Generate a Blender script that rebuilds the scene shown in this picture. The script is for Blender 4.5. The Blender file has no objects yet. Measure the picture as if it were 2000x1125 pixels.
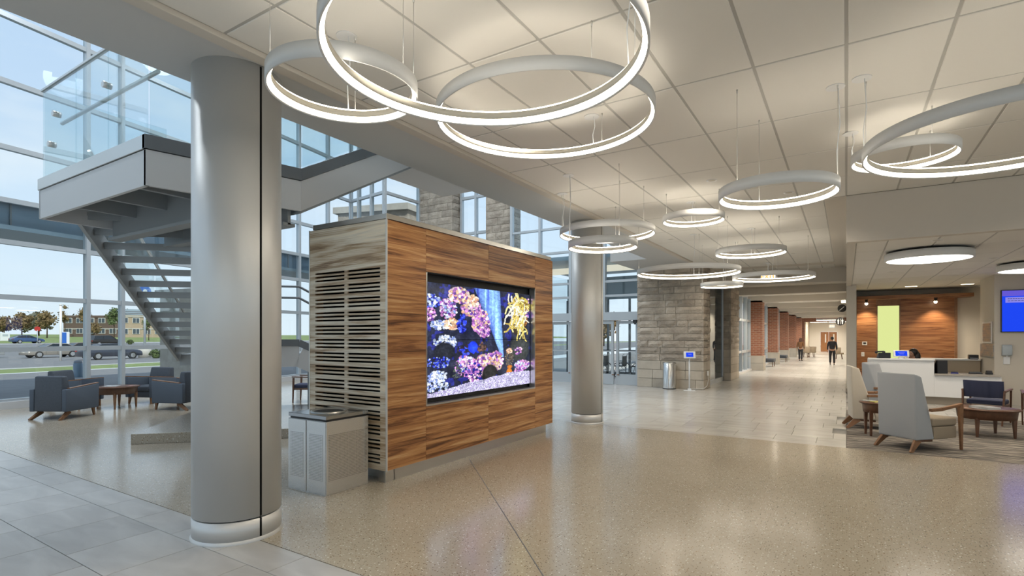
import bpy, bmesh, math, random
import numpy as np
from mathutils import Vector, Matrix
random.seed(7); rng = np.random.default_rng(5)
sc = bpy.context.scene
COL = sc.collection
PI = math.pi

# ------------------------------------------------------------------ camera
cd = bpy.data.cameras.new('camera'); cam = bpy.data.objects.new('camera', cd); COL.objects.link(cam)
cam.location = (0, 0, 1.65); cam.rotation_euler = (PI/2, 0, 0.5624)
cd.sensor_width = 36; cd.lens = 36*1036/2000; cd.shift_y = 94.6/2000
cd.clip_start = .05; cd.clip_end = 900
sc.camera = cam

# ------------------------------------------------------------------ world / sun / exposure
sc.view_settings.view_transform = 'Standard'; sc.view_settings.look = 'None'
sc.view_settings.gamma = 1; sc.view_settings.use_curve_mapping = False
sc.view_settings.exposure = 0.54
sc.cycles.transparent_max_bounces = 32
SKY_STRENGTH = .79
RING_EMIT = 7.4
DOWN_W = 82; ATRIUM_FILL_W = 420
w = bpy.data.worlds.new('world'); sc.world = w; w.use_nodes = True
nt = w.node_tree; nt.nodes.clear()
def N(t, typ, **k):
    n = t.nodes.new(typ)
    for a, b in k.items(): setattr(n, a, b)
    return n
def ramp(t, fac, stops, interp='LINEAR'):
    r = N(t, 'ShaderNodeValToRGB'); r.color_ramp.interpolation = interp
    e = r.color_ramp.elements
    while len(e) < len(stops): e.new(0.5)
    for i, (p, c) in enumerate(stops):
        e[i].position = p; e[i].color = (*c, 1)
    t.links.new(fac, r.inputs[0]); return r
tc = N(nt, 'ShaderNodeTexCoord'); sx = N(nt, 'ShaderNodeSeparateXYZ'); nt.links.new(tc.outputs['Generated'], sx.inputs[0])
rp = ramp(nt, sx.outputs[2], [(0, (.84, .91, .96)), (.12, (.74, .84, .94)), (.35, (.60, .73, .91)), (1, (.42, .58, .86))])
mp = N(nt, 'ShaderNodeMapping'); mp.inputs['Scale'].default_value = (2.2, 2.2, 7); nt.links.new(tc.outputs['Generated'], mp.inputs[0])
nz = N(nt, 'ShaderNodeTexNoise'); nz.inputs['Scale'].default_value = 2.3; nz.inputs['Detail'].default_value = 6; nt.links.new(mp.outputs[0], nz.inputs[0])
cr = ramp(nt, nz.outputs[0], [(.46, (0, 0, 0)), (.72, (.75, .75, .75))])
mx = N(nt, 'ShaderNodeMix', data_type='RGBA'); nt.links.new(cr.outputs[0], mx.inputs[0]); nt.links.new(rp.outputs[0], mx.inputs[6]); mx.inputs[7].default_value = (.86, .90, .95, 1)
bg = N(nt, 'ShaderNodeBackground'); bg.inputs[1].default_value = SKY_STRENGTH; nt.links.new(mx.outputs[2], bg.inputs[0])
wo = N(nt, 'ShaderNodeOutputWorld'); nt.links.new(bg.outputs[0], wo.inputs[0])
sd = bpy.data.lights.new('sun', 'SUN'); sd.energy = 2.6; sd.angle = .01; sd.color = (1, .93, .82)
sun = bpy.data.objects.new('sun', sd); COL.objects.link(sun)
sun.rotation_euler = Vector((.72, -.38, .72)).to_track_quat('Z', 'Y').to_euler()

# ------------------------------------------------------------------ mesh helpers
class MB:
    def __init__(s): s.v = []; s.f = []; s.sm = []
    def add(s, vs, fs, smooth=False):
        o = len(s.v); s.v += [tuple(p) for p in vs]; s.f += [tuple(i+o for i in f) for f in fs]; s.sm += [smooth]*len(fs); return s
    def box(s, x0, x1, y0, y1, z0, z1):
        v = [(x0,y0,z0),(x1,y0,z0),(x1,y1,z0),(x0,y1,z0),(x0,y0,z1),(x1,y0,z1),(x1,y1,z1),(x0,y1,z1)]
        return s.add(v, [(3,2,1,0),(4,5,6,7),(0,1,5,4),(1,2,6,5),(2,3,7,6),(3,0,4,7)])
    def hexa(s, v): return s.add(v, [(3,2,1,0),(4,5,6,7),(0,1,5,4),(1,2,6,5),(2,3,7,6),(3,0,4,7)])
    def quad(s, a, b, c, d): return s.add([a,b,c,d], [(0,1,2,3)])
    def prism(s, poly, z0, z1):      # poly: xy ccw
        n = len(poly); v = [(x,y,z0) for x,y in poly]+[(x,y,z1) for x,y in poly]
        return s.add(v, [tuple(range(n-1,-1,-1)), tuple(range(n,2*n))]+[(i,(i+1)%n,(i+1)%n+n,i+n) for i in range(n)])
    def extr(s, poly, axis, a0, a1): # extrude a 2D poly along an axis
        n = len(poly)
        if axis == 'y': P = lambda p, a: (p[0], a, p[1])
        elif axis == 'x': P = lambda p, a: (a, p[0], p[1])
        else: P = lambda p, a: (p[0], p[1], a)
        v = [P(p,a0) for p in poly]+[P(p,a1) for p in poly]
        return s.add(v, [tuple(range(n-1,-1,-1)), tuple(range(n,2*n))]+[(i,(i+1)%n,(i+1)%n+n,i+n) for i in range(n)])
    def lathe(s, prof, c=(0,0,0), n=24, a0=0, a1=2*PI, smooth=True, closed=False):
        full = abs(a1-a0-2*PI) < 1e-6; m = n if full else n+1; v = []; f = []
        for i in range(m):
            a = a0+(a1-a0)*i/n
            for r, z in prof: v.append((c[0]+r*math.cos(a), c[1]+r*math.sin(a), c[2]+z))
        k = len(prof)
        for i in range(n):
            j = (i+1) % m
            for q in range(k if closed else k-1):
                q2 = (q+1) % k; f.append((i*k+q, j*k+q, j*k+q2, i*k+q2))
        return s.add(v, f, smooth)
    def cyl(s, c, r, h, n=20, r2=None):
        r2 = r if r2 is None else r2
        s.lathe([(r,0),(r2,h)], c, n)
        s.add([(c[0]+r*math.cos(2*PI*i/n), c[1]+r*math.sin(2*PI*i/n), c[2]) for i in range(n)], [tuple(range(n-1,-1,-1))])
        return s.add([(c[0]+r2*math.cos(2*PI*i/n), c[1]+r2*math.sin(2*PI*i/n), c[2]+h) for i in range(n)], [tuple(range(n))])
    def tube(s, pts, r, n=8, cap=True, radii=None):
        pts = [Vector(p) for p in pts]; v = []; f = []; k = len(pts); ref = None
        for i, p in enumerate(pts):
            t = (pts[min(i+1,k-1)]-pts[max(i-1,0)]).normalized()
            if ref is None: ref = Vector((0,0,1)) if abs(t.z) < .9 else Vector((1,0,0))
            u = (ref-t*ref.dot(t)).normalized(); ref = u; w_ = t.cross(u); rr = radii[i] if radii else r
            for j in range(n):
                a = 2*PI*j/n; v.append(p+u*(rr*math.cos(a))+w_*(rr*math.sin(a)))
        for i in range(k-1):
            for j in range(n): f.append((i*n+j, i*n+(j+1)%n, (i+1)*n+(j+1)%n, (i+1)*n+j))
        s.add(v, f, True)
        if cap:
            s.add(v[:n], [tuple(range(n-1,-1,-1))]); s.add(v[-n:], [tuple(range(n))])
        return s
    def bar(s, a, b, wa, ha, wb=None, hb=None, up=(0,0,1)):   # tapered rectangular bar a->b
        a = Vector(a); b = Vector(b); t = (b-a).normalized(); up = Vector(up)
        if abs(t.dot(up)) > .99: up = Vector((1,0,0))
        x = t.cross(up).normalized(); y = x.cross(t).normalized(); wb = wb or wa; hb = hb or ha
        V = []
        for p, w_, h_ in ((a,wa,ha),(b,wb,hb)):
            for i, j in ((-1,-1),(1,-1),(1,1),(-1,1)): V.append(p+x*(i*w_/2)+y*(j*h_/2))
        return s.hexa(V)
    def ball(s, c, r, n=12, m=8, sc_=(1,1,1)):
        v = []; f = []
        for i in range(m+1):
            th = PI*i/m
            for j in range(n):
                a = 2*PI*j/n; v.append((c[0]+r*sc_[0]*math.sin(th)*math.cos(a), c[1]+r*sc_[1]*math.sin(th)*math.sin(a), c[2]+r*sc_[2]*math.cos(th)))
        for i in range(m):
            for j in range(n): f.append((i*n+j, (i+1)*n+j, (i+1)*n+(j+1)%n, i*n+(j+1)%n))
        return s.add(v, f, True)
    def mesh(s, name, bevel=0, seg=1):
        m = bpy.data.meshes.new(name); m.from_pydata(s.v, [], s.f)
        m.polygons.foreach_set('use_smooth', s.sm)
        bm = bmesh.new(); bm.from_mesh(m)
        if any(s.sm): bmesh.ops.remove_doubles(bm, verts=bm.verts, dist=1e-5)
        if bevel:
            bmesh.ops.remove_doubles(bm, verts=bm.verts, dist=1e-5)
            ed = [e for e in bm.edges if len(e.link_faces) == 2 and e.calc_face_angle(0) > .6]
            try: bmesh.ops.bevel(bm, geom=ed, offset=bevel, segments=seg, affect='EDGES', profile=.5, clamp_overlap=True)
            except Exception: pass
            if seg > 1:
                for f in bm.faces: f.smooth = True
        bmesh.ops.recalc_face_normals(bm, faces=bm.faces)
        bm.to_mesh(m); bm.free(); m.update(); return m

def obj(name, mb, mat, parent=None, bevel=0, seg=1, loc=None, rz=0, label=None):
    m = mb.mesh(name, bevel, seg) if isinstance(mb, MB) else mb
    if not m.materials and mat: m.materials.append(mat)
    o = bpy.data.objects.new(name, m); COL.objects.link(o)
    if parent: o.parent = parent
    if loc: o.location = loc
    if rz: o.rotation_euler = (0,0,rz)
    if label: o['label'] = label
    return o
def tag(o, label=None, cat=None, group=None, kind=None):
    if label: o['label'] = label
    if cat: o['category'] = cat
    if group: o['group'] = group
    if kind: o['kind'] = kind
    return o
def thing(name, label, cat, loc=(0,0,0), rz=0, group=None):
    o = bpy.data.objects.new(name, None); COL.objects.link(o); o.location = loc; o.rotation_euler = (0,0,rz)
    o.empty_display_size = .1
    return tag(o, label, cat, group)
def struct(name, mb, mat, bevel=0, label=None):
    o = obj(name, mb, mat, None, bevel); o['kind'] = 'structure'
    if label: o['label'] = label
    return o
def sempty(name, label=None):
    o = bpy.data.objects.new(name, None); COL.objects.link(o); o['kind'] = 'structure'
    if label: o['label'] = label
    return o
def copy_tree(o, parent=None):
    c = o.copy(); COL.objects.link(c)
    if parent: c.parent = parent
    for ch in list(o.children): copy_tree(ch, c)
    return c
def dup(o, loc, rz, label, group=None):
    c = copy_tree(o); c.location = loc; c.rotation_euler = (0,0,rz); c['label'] = label
    if group: c['group'] = group
    return c
B = lambda *a: MB().box(*a)

# ------------------------------------------------------------------ materials
def newmat(name):
    m = bpy.data.materials.new(name); m.use_nodes = True; t = m.node_tree
    return m, t, t.nodes['Principled BSDF']
def mat(name, col, rough=.5, metal=0, spec=.5, bump=0, bscale=200, vary=0, coat=0, sheen=0):
    m, t, p = newmat(name)
    p.inputs['Base Color'].default_value = (*col, 1); p.inputs['Roughness'].default_value = rough
    p.inputs['Metallic'].default_value = metal; p.inputs['Specular IOR Level'].default_value = spec
    p.inputs['Coat Weight'].default_value = coat; p.inputs['Coat Roughness'].default_value = .05
    p.inputs['Sheen Weight'].default_value = sheen
    if bump or vary:
        tc = N(t, 'ShaderNodeTexCoord'); n = N(t, 'ShaderNodeTexNoise'); n.inputs['Scale'].default_value = bscale; n.inputs['Detail'].default_value = 3
        t.links.new(tc.outputs['Object'], n.inputs[0])
        if bump:
            b = N(t, 'ShaderNodeBump'); b.inputs['Strength'].default_value = bump; b.inputs['Distance'].default_value = .01
            t.links.new(n.outputs[0], b.inputs['Height']); t.links.new(b.outputs[0], p.inputs['Normal'])
        if vary:
            r = ramp(t, n.outputs[0], [(.3, tuple(c*(1-vary) for c in col)), (.7, tuple(min(1, c*(1+vary)) for c in col))])
            t.links.new(r.outputs[0], p.inputs['Base Color'])
    return m
def emit(name, col, s):
    m = bpy.data.materials.new(name); m.use_nodes = True; t = m.node_tree; t.nodes.clear()
    e = N(t, 'ShaderNodeEmission'); e.inputs[0].default_value = (*col, 1); e.inputs[1].default_value = s
    o = N(t, 'ShaderNodeOutputMaterial'); t.links.new(e.outputs[0], o.inputs[0]); return m
def glass(name, tint=(.93,.97,.98), refl=.9, ior=1.45):
    m = bpy.data.materials.new(name); m.use_nodes = True; t = m.node_tree; t.nodes.clear()
    tr = N(t, 'ShaderNodeBsdfTransparent'); tr.inputs[0].default_value = (*tint, 1)
    g = N(t, 'ShaderNodeBsdfGlossy'); g.inputs['Roughness'].default_value = 0.0; g.inputs[0].default_value = (refl, refl, refl, 1)
    lw = N(t, 'ShaderNodeLayerWeight'); lw.inputs[0].default_value = .5
    pw = N(t, 'ShaderNodeMath', operation='POWER'); pw.inputs[1].default_value = 5; t.links.new(lw.outputs['Facing'], pw.inputs[0])
    r0 = ((ior-1)/(ior+1))**2; fr = N(t, 'ShaderNodeMath', operation='MULTIPLY_ADD'); fr.inputs[1].default_value = 1-r0; fr.inputs[2].default_value = r0; t.links.new(pw.outputs[0], fr.inputs[0])
    x = N(t, 'ShaderNodeMixShader'); o = N(t, 'ShaderNodeOutputMaterial')
    t.links.new(fr.outputs[0], x.inputs[0]); t.links.new(tr.outputs[0], x.inputs[1]); t.links.new(g.outputs[0], x.inputs[2]); t.links.new(x.outputs[0], o.inputs[0])
    return m
def wood(name, stops, sc_=(1.2,1.2,16), rough=.38, dist=1.6, rnd=True):
    m, t, p = newmat(name)
    tc = N(t, 'ShaderNodeTexCoord'); mp = N(t, 'ShaderNodeMapping'); mp.inputs['Scale'].default_value = sc_
    oi = N(t, 'ShaderNodeObjectInfo'); mu = N(t, 'ShaderNodeMath', operation='MULTIPLY'); mu.inputs[1].default_value = 37 if rnd else 0
    t.links.new(oi.outputs['Random'], mu.inputs[0]); cx = N(t, 'ShaderNodeCombineXYZ')
    for i in range(3): t.links.new(mu.outputs[0], cx.inputs[i])
    t.links.new(tc.outputs['Object'], mp.inputs['Vector']); t.links.new(cx.outputs[0], mp.inputs['Location'])
    n1 = N(t, 'ShaderNodeTexNoise'); n1.inputs['Scale'].default_value = 1.0; n1.inputs['Detail'].default_value = 7; n1.inputs['Roughness'].default_value = .62; n1.inputs['Distortion'].default_value = dist
    t.links.new(mp.outputs[0], n1.inputs[0])
    mp2 = N(t, 'ShaderNodeMapping'); mp2.inputs['Scale'].default_value = (2, 2, 90); t.links.new(tc.outputs['Object'], mp2.inputs[0])
    n2 = N(t, 'ShaderNodeTexNoise'); n2.inputs['Scale'].default_value = 1; n2.inputs['Detail'].default_value = 3; t.links.new(mp2.outputs[0], n2.inputs[0])
    mm = N(t, 'ShaderNodeMix'); mm.inputs[0].default_value = .25; t.links.new(n1.outputs[0], mm.inputs[2]); t.links.new(n2.outputs[0], mm.inputs[3])
    r = ramp(t, mm.outputs[0], stops); t.links.new(r.outputs[0], p.inputs['Base Color'])
    p.inputs['Roughness'].default_value = rough
    return m

def tile_mat(name, a, b, rough):
    m, t, p = newmat(name)
    tc = N(t, 'ShaderNodeTexCoord'); mp = N(t, 'ShaderNodeMapping'); mp.inputs['Scale'].default_value = (.9, 3.2, 1); mp.inputs['Rotation'].default_value = (0,0,.5)
    oi = N(t, 'ShaderNodeObjectInfo'); mu = N(t, 'ShaderNodeMath', operation='MULTIPLY'); mu.inputs[1].default_value = 51; t.links.new(oi.outputs['Random'], mu.inputs[0])
    cx = N(t, 'ShaderNodeCombineXYZ'); t.links.new(mu.outputs[0], cx.inputs[0]); t.links.new(mu.outputs[0], cx.inputs[1])
    t.links.new(tc.outputs['Object'], mp.inputs[0]); t.links.new(cx.outputs[0], mp.inputs['Location'])
    n = N(t, 'ShaderNodeTexNoise'); n.inputs['Scale'].default_value = 1.6; n.inputs['Detail'].default_value = 8; n.inputs['Distortion'].default_value = .7; t.links.new(mp.outputs[0], n.inputs[0])
    r = ramp(t, n.outputs[0], [(.32, a), (.68, b)])
    hs = N(t, 'ShaderNodeHueSaturation'); mr = N(t, 'ShaderNodeMapRange'); mr.inputs[3].default_value = .93; mr.inputs[4].default_value = 1.06
    t.links.new(oi.outputs['Random'], mr.inputs[0]); t.links.new(mr.outputs[0], hs.inputs['Value']); t.links.new(r.outputs[0], hs.inputs['Color']); t.links.new(hs.outputs[0], p.inputs['Base Color'])
    p.inputs['Roughness'].default_value = rough
    return m
def stone_mat(name, a, b, bump=.5):
    m, t, p = newmat(name)
    tc = N(t, 'ShaderNodeTexCoord'); g = N(t, 'ShaderNodeNewGeometry'); oi = N(t, 'ShaderNodeObjectInfo')
    n = N(t, 'ShaderNodeTexNoise'); n.inputs['Scale'].default_value = 3.0; n.inputs['Detail'].default_value = 8; t.links.new(g.outputs['Position'], n.inputs[0])
    r = ramp(t, n.outputs[0], [(.3, a), (.7, b)])
    hs = N(t, 'ShaderNodeHueSaturation'); mr = N(t, 'ShaderNodeMapRange'); mr.inputs[3].default_value = .82; mr.inputs[4].default_value = 1.12
    t.links.new(oi.outputs['Random'], mr.inputs[0]); t.links.new(mr.outputs[0], hs.inputs['Value']); t.links.new(r.outputs[0], hs.inputs['Color']); t.links.new(hs.outputs[0], p.inputs['Base Color'])
    n2 = N(t, 'ShaderNodeTexNoise'); n2.inputs['Scale'].default_value = 14; n2.inputs['Detail'].default_value = 6; t.links.new(g.outputs['Position'], n2.inputs[0])
    b_ = N(t, 'ShaderNodeBump'); b_.inputs['Strength'].default_value = bump; b_.inputs['Distance'].default_value = .03; t.links.new(n2.outputs[0], b_.inputs['Height']); t.links.new(b_.outputs[0], p.inputs['Normal'])
    p.inputs['Roughness'].default_value = .85
    return m
def brick_mat(name):
    m, t, p = newmat(name)
    g = N(t, 'ShaderNodeNewGeometry'); s_ = N(t, 'ShaderNodeSeparateXYZ'); t.links.new(g.outputs['Position'], s_.inputs[0])
    ad = N(t, 'ShaderNodeMath', operation='ADD'); t.links.new(s_.outputs[0], ad.inputs[0]); t.links.new(s_.outputs[1], ad.inputs[1])
    cx = N(t, 'ShaderNodeCombineXYZ'); t.links.new(ad.outputs[0], cx.inputs[0]); t.links.new(s_.outputs[2], cx.inputs[1])
    b_ = N(t, 'ShaderNodeTexBrick'); b_.inputs['Scale'].default_value = 1; b_.inputs['Color1'].default_value = (.30,.115,.065,1); b_.inputs['Color2'].default_value = (.22,.085,.052,1); b_.inputs['Mortar'].default_value = (.36,.27,.2,1)
    b_.inputs['Mortar Size'].default_value = .008; b_.inputs['Brick Width'].default_value = .26; b_.inputs['Row Height'].default_value = .09
    t.links.new(cx.outputs[0], b_.inputs[0]); t.links.new(b_.outputs[0], p.inputs['Base Color']); p.inputs['Roughness'].default_value = .85
    bp = N(t, 'ShaderNodeBump'); bp.inputs['Strength'].default_value = .4; bp.inputs['Distance'].default_value = .01; bp.invert = True; t.links.new(b_.outputs['Fac'], bp.inputs['Height']); t.links.new(bp.outputs[0], p.inputs['Normal'])
    return m
def terrazzo_mat(name):
    m, t, p = newmat(name)
    g = N(t, 'ShaderNodeNewGeometry')
    base = N(t, 'ShaderNodeTexNoise'); base.inputs['Scale'].default_value = .6; t.links.new(g.outputs['Position'], base.inputs[0])
    cb = ramp(t, base.outputs[0], [(.3, (.38,.33,.255)), (.7, (.43,.38,.30))])
    last = cb.outputs[0]
    for sc_, thr, colr in ((62, .30, (.12,.09,.06)), (42, .25, (.24,.16,.09)), (50, .30, (.66,.62,.54)), (110, .36, (.28,.22,.15))):
        v = N(t, 'ShaderNodeTexVoronoi'); v.inputs['Scale'].default_value = sc_; t.links.new(g.outputs['Position'], v.inputs['Vector'])
        s_ = N(t, 'ShaderNodeSeparateColor'); t.links.new(v.outputs['Color'], s_.inputs[0])
        lt = N(t, 'ShaderNodeMath', operation='LESS_THAN'); lt.inputs[1].default_value = .22; t.links.new(s_.outputs[0], lt.inputs[0])
        ld = N(t, 'ShaderNodeMath', operation='LESS_THAN'); ld.inputs[1].default_value = thr; t.links.new(v.outputs['Distance'], ld.inputs[0])
        mu = N(t, 'ShaderNodeMath', operation='MULTIPLY'); t.links.new(lt.outputs[0], mu.inputs[0]); t.links.new(ld.outputs[0], mu.inputs[1])
        x = N(t, 'ShaderNodeMix', data_type='RGBA'); t.links.new(mu.outputs[0], x.inputs[0]); t.links.new(last, x.inputs[6]); x.inputs[7].default_value = (*colr, 1); last = x.outputs[2]
    t.links.new(last, p.inputs['Base Color']); p.inputs['Roughness'].default_value = .16; p.inputs['Specular IOR Level'].default_value = .6
    n = N(t, 'ShaderNodeTexNoise'); n.inputs['Scale'].default_value = 1.1; n.inputs['Detail'].default_value = 1; t.links.new(g.outputs['Position'], n.inputs[0])
    b_ = N(t, 'ShaderNodeBump'); b_.inputs['Strength'].default_value = .06; b_.inputs['Distance'].default_value = .02; t.links.new(n.outputs[0], b_.inputs['Height']); t.links.new(b_.outputs[0], p.inputs['Normal'])
    return m
def carpet_mat(name):
    m, t, p = newmat(name)
    g = N(t, 'ShaderNodeNewGeometry'); mp = N(t, 'ShaderNodeMapping'); mp.inputs['Rotation'].default_value = (0,0,.45); mp.inputs['Scale'].default_value = (2.2, 34, 1); t.links.new(g.outputs['Position'], mp.inputs[0])
    n = N(t, 'ShaderNodeTexNoise'); n.inputs['Scale'].default_value = 1; n.inputs['Detail'].default_value = 4; t.links.new(mp.outputs[0], n.inputs[0])
    r = ramp(t, n.outputs[0], [(.38, (.07,.065,.06)), (.48, (.17,.155,.14)), (.55, (.23,.20,.17)), (.63, (.48,.43,.36))]); t.links.new(r.outputs[0], p.inputs['Base Color']); p.inputs['Roughness'].default_value = .95; p.inputs['Specular IOR Level'].default_value = .1
    return m
def perf_mat(name, col):
    m, t, p = newmat(name)
    tc = N(t, 'ShaderNodeTexCoord'); mp = N(t, 'ShaderNodeMapping'); mp.inputs['Scale'].default_value = (62,62,62); t.links.new(tc.outputs['Object'], mp.inputs[0])
    f = N(t, 'ShaderNodeVectorMath', operation='FRACTION'); t.links.new(mp.outputs[0], f.inputs[0])
    s_ = N(t, 'ShaderNodeSeparateXYZ'); t.links.new(f.outputs[0], s_.inputs[0])
    res = []
    for k in (0, 1):
        a = N(t, 'ShaderNodeMath', operation='SUBTRACT'); a.inputs[1].default_value = .5; t.links.new(s_.outputs[k], a.inputs[0])
        c_ = N(t, 'ShaderNodeMath', operation='ABSOLUTE'); t.links.new(a.outputs[0], c_.inputs[0]); res.append(c_)
    a = N(t, 'ShaderNodeMath', operation='SUBTRACT'); a.inputs[1].default_value = .5; t.links.new(s_.outputs[2], a.inputs[0]); az = N(t, 'ShaderNodeMath', operation='ABSOLUTE'); t.links.new(a.outputs[0], az.inputs[0])
    tx = N(t, 'ShaderNodeNewGeometry'); nn = N(t, 'ShaderNodeSeparateXYZ'); t.links.new(tx.outputs['Normal'], nn.inputs[0]); ab = N(t, 'ShaderNodeMath', operation='ABSOLUTE'); t.links.new(nn.outputs[0], ab.inputs[0])
    mm = N(t, 'ShaderNodeMix'); t.links.new(ab.outputs[0], mm.inputs[0]); t.links.new(res[0].outputs[0], mm.inputs[2]); t.links.new(res[1].outputs[0], mm.inputs[3])
    mxx = N(t, 'ShaderNodeMath', operation='MAXIMUM'); t.links.new(mm.outputs[0], mxx.inputs[0]); t.links.new(az.outputs[0], mxx.inputs[1])
    lt = N(t, 'ShaderNodeMath', operation='LESS_THAN'); lt.inputs[1].default_value = .2; t.links.new(mxx.outputs[0], lt.inputs[0])
    x = N(t, 'ShaderNodeMix', data_type='RGBA'); t.links.new(lt.outputs[0], x.inputs[0]); x.inputs[6].default_value = (*col, 1); x.inputs[7].default_value = (.03,.03,.03,1)
    t.links.new(x.outputs[2], p.inputs['Base Color']); p.inputs['Metallic'].default_value = .95; p.inputs['Roughness'].default_value = .22
    return m

M = dict(
 white=mat('white_paint', (.78,.76,.72), .6), beige=mat('beige_paint', (.62,.57,.49), .65), ceil=mat('ceiling_tile_white', (.73,.705,.655), .85, bump=.15, bscale=300),
 grid=mat('ceiling_grid_grey', (.44,.43,.40), .6), gyp=mat('gypsum_white', (.58,.535,.47), .75), soffit=mat('soffit_grey_paint', (.52,.52,.51), .6),
 col=mat('satin_column_aluminium', (.66,.66,.65), .43, .5), black=mat('black_gap', (.012,.012,.012), .5), steel=mat('brushed_steel', (.66,.65,.62), .28, .95),
 dsteel=mat('dark_steel_frame', (.16,.17,.18), .45, .3), frame=mat('window_frame_aluminium', (.50,.54,.57), .4, .35), dframe=mat('dark_window_frame', (.17,.18,.19), .45, .3),
 terr=terrazzo_mat('terrazzo'), tile=tile_mat('floor_tile_stone', (.40,.39,.375), (.52,.51,.49), .30), ftile=tile_mat('entry_tile_stone', (.47,.45,.41), (.57,.545,.50), .22), grout=mat('grout', (.26,.25,.23), .8),
 carpet=carpet_mat('striped_carpet'),
 wood=wood('zebra_wood_laminate', [(.36,(.085,.032,.012)), (.44,(.25,.10,.035)), (.5,(.40,.18,.062)), (.56,(.50,.25,.095)), (.64,(.62,.38,.18))], (.45,.45,11), dist=1.3),
 gwood=wood('greyed_wood_laminate', [(.36,(.20,.12,.06)), (.44,(.42,.30,.18)), (.5,(.58,.48,.35)), (.56,(.68,.61,.49)), (.64,(.80,.68,.50))], (.45,.45,8), dist=1.3),
 dwood=wood('dark_zebra_wood', [(.30,(.05,.018,.008)), (.42,(.16,.06,.022)), (.52,(.30,.13,.05)), (.62,(.38,.19,.08)), (.72,(.5,.3,.15))], (.7,.7,14)),
 walnut=wood('walnut_leg', [(.3,(.07,.03,.016)), (.7,(.17,.08,.042))], (8,8,3), .35), walnutl=wood('medium_walnut', [(.3,(.16,.075,.035)), (.7,(.30,.155,.075))], (5,5,8), .35),
 stone=stone_mat('buff_limestone', (.33,.28,.225), (.48,.42,.345), 1.0), sstone=stone_mat('smooth_limestone', (.42,.37,.30), (.52,.465,.385), .2), mortar=mat('mortar', (.30,.27,.22), .9), cstone=mat('grey_cast_stone', (.42,.39,.34), .8, vary=.08, bscale=3),
 brick=brick_mat('red_brick'), glass=glass('clear_glass', (.90,.95,.97)), rail=glass('rail_glass', (.90,.95,.96), .9, 1.5), dglass=glass('tinted_glass', (.45,.55,.62), .9, 1.8),
 ring=mat('ring_white_paint', (.70,.70,.69), .4), inner=mat('ring_inner_paint', (.56,.52,.44), .7),
 ringe=emit('ring_diffuser', (1,.91,.76), RING_EMIT), disc=emit('disc_diffuser', (1,.94,.84), 3.2), lamp=emit('lamp_lens', (1,.86,.62), 9),
 steelsheet=mat('polished_steel_sheet', (.72,.72,.71), .22, .9), perf=perf_mat('perforated_steel', (.70,.70,.69)), lid=mat('steel_lid', (.42,.43,.44), .12, .95),
 cream=mat('cream_fabric', (.50,.45,.37), .9, bump=.2, bscale=500, sheen=.3), greyf=mat('light_grey_fabric', (.34,.36,.38), .9, bump=.2, bscale=500, sheen=.3), tan=mat('tan_fabric', (.31,.25,.18), .9, bump=.2, bscale=500), 
 slate=mat('slate_vinyl', (.060,.070,.088), .55, vary=.1, bscale=40), slateb=mat('slate_fabric_panel', (.085,.105,.135), .8), navy=mat('navy_fabric', (.035,.042,.085), .8, vary=.2, bscale=300),
 quartz=mat('white_counter_panel', (.74,.75,.76), .35), ctop=mat('grey_counter_top', (.36,.33,.29), .3), shelf=mat('tan_counter_shelf', (.42,.35,.26), .5), toe=mat('tan_toe_kick', (.36,.31,.25), .6),
 green=emit('lime_light_panel', (.60,.66,.26), .85), plastic=mat('black_plastic', (.02,.02,.022), .35), wplastic=mat('white_plastic', (.75,.76,.76), .4), gplastic=mat('grey_plastic', (.42,.47,.50), .4),
 cove=emit('cream_strip_glow', (.80,.70,.54), .75), blue=emit('blue_screen', (.01,.045,.62), 1.0), blueh=emit('violet_screen_band', (.09,.07,.45), 1.0), bluel=emit('pale_screen_band', (.18,.17,.55), 1.0), stxt=emit('screen_lettering', (.05,.05,.12), 1.0),
 skin=mat('skin', (.42,.23,.15), .6), dark=mat('dark_cloth', (.018,.018,.022), .8), brownc=mat('brown_cloth', (.16,.075,.03), .85), hair=mat('dark_hair', (.008,.006,.005), .35), bhair=mat('brown_hair', (.06,.025,.012), .5),
 asphalt=mat('asphalt', (.20,.195,.19), .9, vary=.08, bscale=2), grass=mat('grass', (.20,.25,.075), .95, vary=.25, bscale=1.5), kerb=mat('concrete_kerb', (.55,.52,.46), .9), line=mat('road_paint', (.7,.7,.68), .8),
 rubber=mat('tyre', (.02,.02,.02), .8), rim=mat('alloy', (.6,.6,.6), .25, .8), cglass=mat('car_glass', (.02,.025,.03), .08), chrome=mat('lamp_cover', (.7,.7,.7), .1, .6),
 leaf=mat('green_leaves', (.10,.14,.045), .8, vary=.3, bscale=3), rleaf=mat('russet_leaves', (.19,.13,.055), .8, vary=.3, bscale=3), dleaf=mat('far_woodland', (.14,.14,.10), .9, vary=.25, bscale=2), bark=mat('bark', (.10,.07,.05), .9),
 canopy=mat('blue_grey_panel', (.15,.21,.27), .3, .2), canopyl=mat('pale_blue_panel', (.30,.37,.42), .4), bsign=mat('blue_sign', (.03,.14,.5), .4), redsign=mat('red_sign', (.45,.03,.02), .5), door=wood('maple_door', [(.3,(.26,.11,.04)), (.7,(.40,.19,.08))], (6,6,1), .4),
 steelw=mat('stringer_white', (.60,.60,.60), .45), ustair=mat('stair_grey_paint', (.32,.34,.35), .45, .2), stripc=mat('cream_strip', (.75,.66,.50), .6), exitr=emit('exit_letters', (.95,.35,.03), 1.3), exitw=emit('exit_face', (.85,.85,.78), .8),
 bbuild=mat('tan_block_wall', (.40,.31,.22), .9, vary=.08, bscale=2), bdark=mat('brown_block_wall', (.13,.09,.07), .9), bwin=mat('building_window', (.06,.08,.10), .2), bfr=mat('white_window_frame', (.62,.6,.56), .7),
)

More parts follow.
